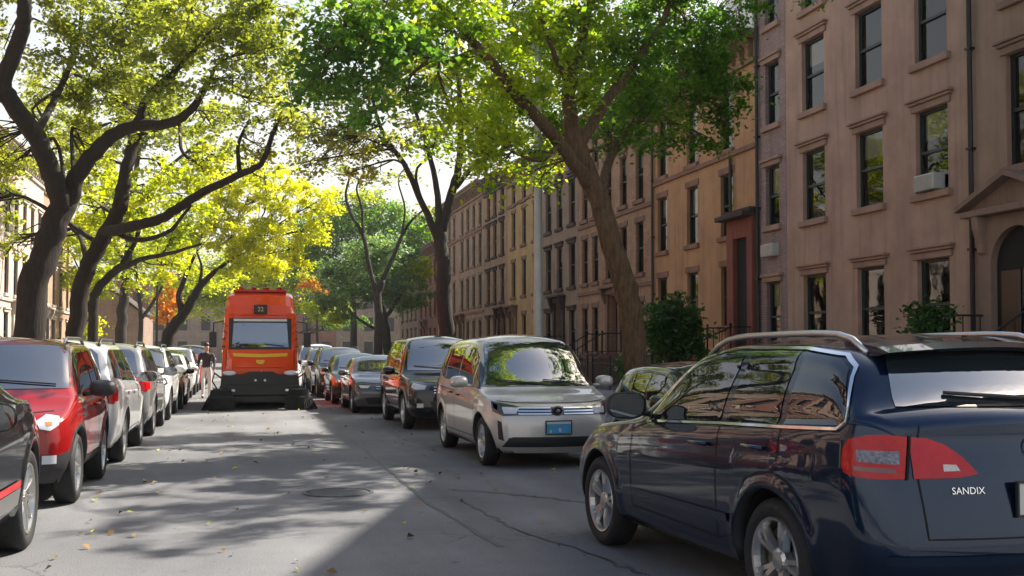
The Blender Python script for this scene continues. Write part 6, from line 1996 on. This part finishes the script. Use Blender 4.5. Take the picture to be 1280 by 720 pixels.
for i, (a, b_, wh) in enumerate([(20.9, 30.0, 'mauve brownstone'), (32.8, 38.8, 'orange stucco house'), (39.4, 42.3, 'salmon brick house'), (44.9, 48.4, 'salmon house, far half'), (55.3, 60, 'ochre house'), (65.3, 68.8, 'brown bay house'), (69.3, 75, 'rose house'), (80.8, 85.8, 'last rose house')]):
    iron_fence('black iron area fence before the ' + wh, XR - 2.6, a, b_)
for i, (a, b_, wh) in enumerate([(27.5, 34.3, 'left red brick house'), (46.5, 53.3, 'left brick house with cream trim'), (56, 62.8, 'pale cream house'), (65.5, 72.3, 'second cream house'), (75.3, 83.5, 'sunlit pinkish house')]):
    iron_fence('black iron area fence before the ' + wh, XL + 2.4, a, b_)


# ------------------------------------------------------------------ pedestrians far behind the sweeper
def person(label, x, y, skin, top, legs, hair, face=PI, stride=.18, lift=.25):
    import bmesh
    o = empty('person', (x, y, 0.0), face); tag(o, label, 'person')
    j = {'pelvis': (0, 0, .95), 'waist': (0, 0, 1.1), 'chest': (0, .01, 1.32), 'neck': (0, 0, 1.50), 'head0': (0, .02, 1.58), 'head1': (0, .02, 1.72)}
    for s, nm in ((-1, 'l'), (1, 'r')):
        st = stride * s
        j['hip' + nm] = (s * .09, 0, .92); j['knee' + nm] = (s * .1, st * .6 + .03, .5); j['ank' + nm] = (s * .1, st - .03, .09); j['toe' + nm] = (s * .11, st + .12, .04)
        j['sh' + nm] = (s * .19, 0, 1.43); j['el' + nm] = (s * .25, -st * .5 - .02, 1.15); j['wr' + nm] = (s * .25, -st * .9 + .08, .92); j['ha' + nm] = (s * .25, -st * 1.0 + .11, .84)
        for q, (dx, dl) in enumerate(((-.03, .07), (-.01, .09), (.012, .085), (.032, .065))):
            j['f%d%s' % (q, nm)] = (s * .25 + .01 * s, -st + .11 + dx, .84 - dl)
    rad = {'pelvis': .15, 'waist': .13, 'chest': .155, 'neck': .055, 'head0': .085, 'head1': .095, 'hip': .095, 'knee': .062, 'ank': .045, 'toe': .04, 'sh': .07, 'el': .047, 'wr': .03, 'ha': .036, 'f': .011}
    keys = list(j); idx = {k: i for i, k in enumerate(keys)}
    E = [('pelvis', 'waist'), ('waist', 'chest'), ('chest', 'neck'), ('neck', 'head0'), ('head0', 'head1')]
    for nm in 'lr':
        E += [('pelvis', 'hip' + nm), ('hip' + nm, 'knee' + nm), ('knee' + nm, 'ank' + nm), ('ank' + nm, 'toe' + nm), ('chest', 'sh' + nm), ('sh' + nm, 'el' + nm), ('el' + nm, 'wr' + nm), ('wr' + nm, 'ha' + nm)] + [('ha' + nm, 'f%d%s' % (q, nm)) for q in range(4)]
    me = bpy.data.meshes.new('body'); me.from_pydata([j[k] for k in keys], [(idx[a], idx[b_]) for a, b_ in E], [])
    bo = bpy.data.objects.new('tmp_body', me); col.objects.link(bo)
    md = bo.modifiers.new('s', 'SKIN'); md.use_smooth_shade = True
    for k in keys:
        r = rad.get(k) or rad.get(k[:-1]) or rad['f']
        v = me.skin_vertices[0].data[idx[k]]; v.radius = (r, r * (.75 if k in ('chest', 'waist', 'pelvis') else 1)); v.use_root = (k == 'pelvis')
    ss = bo.modifiers.new('u', 'SUBSURF'); ss.levels = 2; ss.render_levels = 2
    bpy.context.view_layer.update()
    ev = bo.evaluated_get(bpy.context.evaluated_depsgraph_get())
    m2 = bpy.data.meshes.new_from_object(ev)
    bpy.data.objects.remove(bo)
    for m_ in (skin, top, legs, M['plastic']): m2.materials.append(m_)
    for p in m2.polygons:
        c = p.center
        if c.z < .1: p.material_index = 3
        elif c.z < 1.0 and abs(c.x) < .205: p.material_index = 2
        elif c.z < 1.48 and c.z > .93: p.material_index = 1
        p.use_smooth = True
    b2 = bpy.data.objects.new('body', m2); col.objects.link(b2); b2.parent = o
    mb = MB(); mb.lathe([(1.66, .085), (1.71, .102), (1.76, .094), (1.80, .055), (1.815, 0)], 14, 'z', 0, (0, 0, 0)); mb.v = [(v[0] * .92, v[1] * 1.05 - .01 + (.0 if v[2] > 1.7 else -.03), v[2]) for v in mb.v]
    mb.build('hair', hair, o, smooth=True)
    f = MB(); f.lathe([(.0, .012), (.02, .008), (.03, 0)], 6, 'y', 0, (0, .10, 1.645)); f.build('nose', skin, b2)
    return o


sk = plain('skin', (.45, .28, .2), .5)
person('person in a dark jacket and pale trousers walking beside the sweeper on the left', -1.04, 36.2, sk, plain('dark_cloth', (.03, .03, .04), .8), M['white'], M['plastic'])


# ------------------------------------------------------------------ fallen leaves
def litter(name, n, fx, seed):
    rs = np.random.default_rng(seed)
    P = []
    while len(P) < n:
        x, y, z = fx(rs)
        P.append((x, y, z))
    C = np.array(P); m = len(C)
    nrm = np.zeros((m, 3)); nrm[:, 2] = 1; nrm[:, :2] = rs.normal(size=(m, 2)) * .35; nrm /= np.linalg.norm(nrm, axis=1)[:, None]
    a = rs.random(m) * 2 * PI; d = np.stack([np.cos(a), np.sin(a), np.zeros(m)], 1); d -= nrm * (d * nrm).sum(1)[:, None]
    sd2 = np.cross(nrm, d); L = (.045 + .05 * rs.random(m))[:, None]
    v = np.empty((m, 4, 3)); v[:, 0] = C - d * L * .5; v[:, 1] = C + sd2 * L * .36 + nrm * L * .2; v[:, 2] = C + d * L * .55; v[:, 3] = C - sd2 * L * .36 + nrm * L * .2
    o = fast_quads(name, v.reshape(-1, 3), [M['leaf_yel'], M['leaf_dead']]); o.data.polygons.foreach_set('material_index', (rs.random(m) < .8).astype(np.int32))
    tag(o, 'dry yellow and brown leaves scattered along the kerbs and over the road', 'fallen leaves', kind='stuff'); return o


M['leaf_dead'] = plain('dry_leaf', (.2, .12, .04), .8, var=.4, scale=3)
def fx(rs):
    k = rs.random()
    y = 3 + 60 * rs.random() ** 1.5
    if k < .35: return (KL + abs(rs.normal()) * .35 + .05, y, .02)
    if k < .7: return (KR - abs(rs.normal()) * .9 - .05, y, .02)
    if k < .8: return (KL - .2 - rs.random() * 6, y, .16)
    if k < .9: return (KR + .2 + rs.random() * 7, y, .16)
    return (-1.5 + 4.5 * rs.random(), y, .018)
litter('fallen_leaves', 2600, fx, 77)


# ------------------------------------------------------------------ hazy air
mb = MB(); mb.box(-130, -70, -1.03, 130, 175, 24)
hz_m = bpy.data.materials.new('hazy_air'); hz_m.use_nodes = True
hn = hz_m.node_tree
for n_ in list(hn.nodes):
    if n_.type == 'BSDF_PRINCIPLED': hn.nodes.remove(n_)
pv = hn.nodes.new('ShaderNodeVolumePrincipled'); pv.inputs['Color'].default_value = (.95, .96, .93, 1); pv.inputs['Density'].default_value = .0003; pv.inputs['Anisotropy'].default_value = .35
hn.links.new(pv.outputs[0], [n_ for n_ in hn.nodes if n_.type == 'OUTPUT_MATERIAL'][0].inputs['Volume'])
hz = mb.build('haze', hz_m); tag(hz, kind='stuff', label='thin bright haze hanging in the air of the whole street', cat='haze')
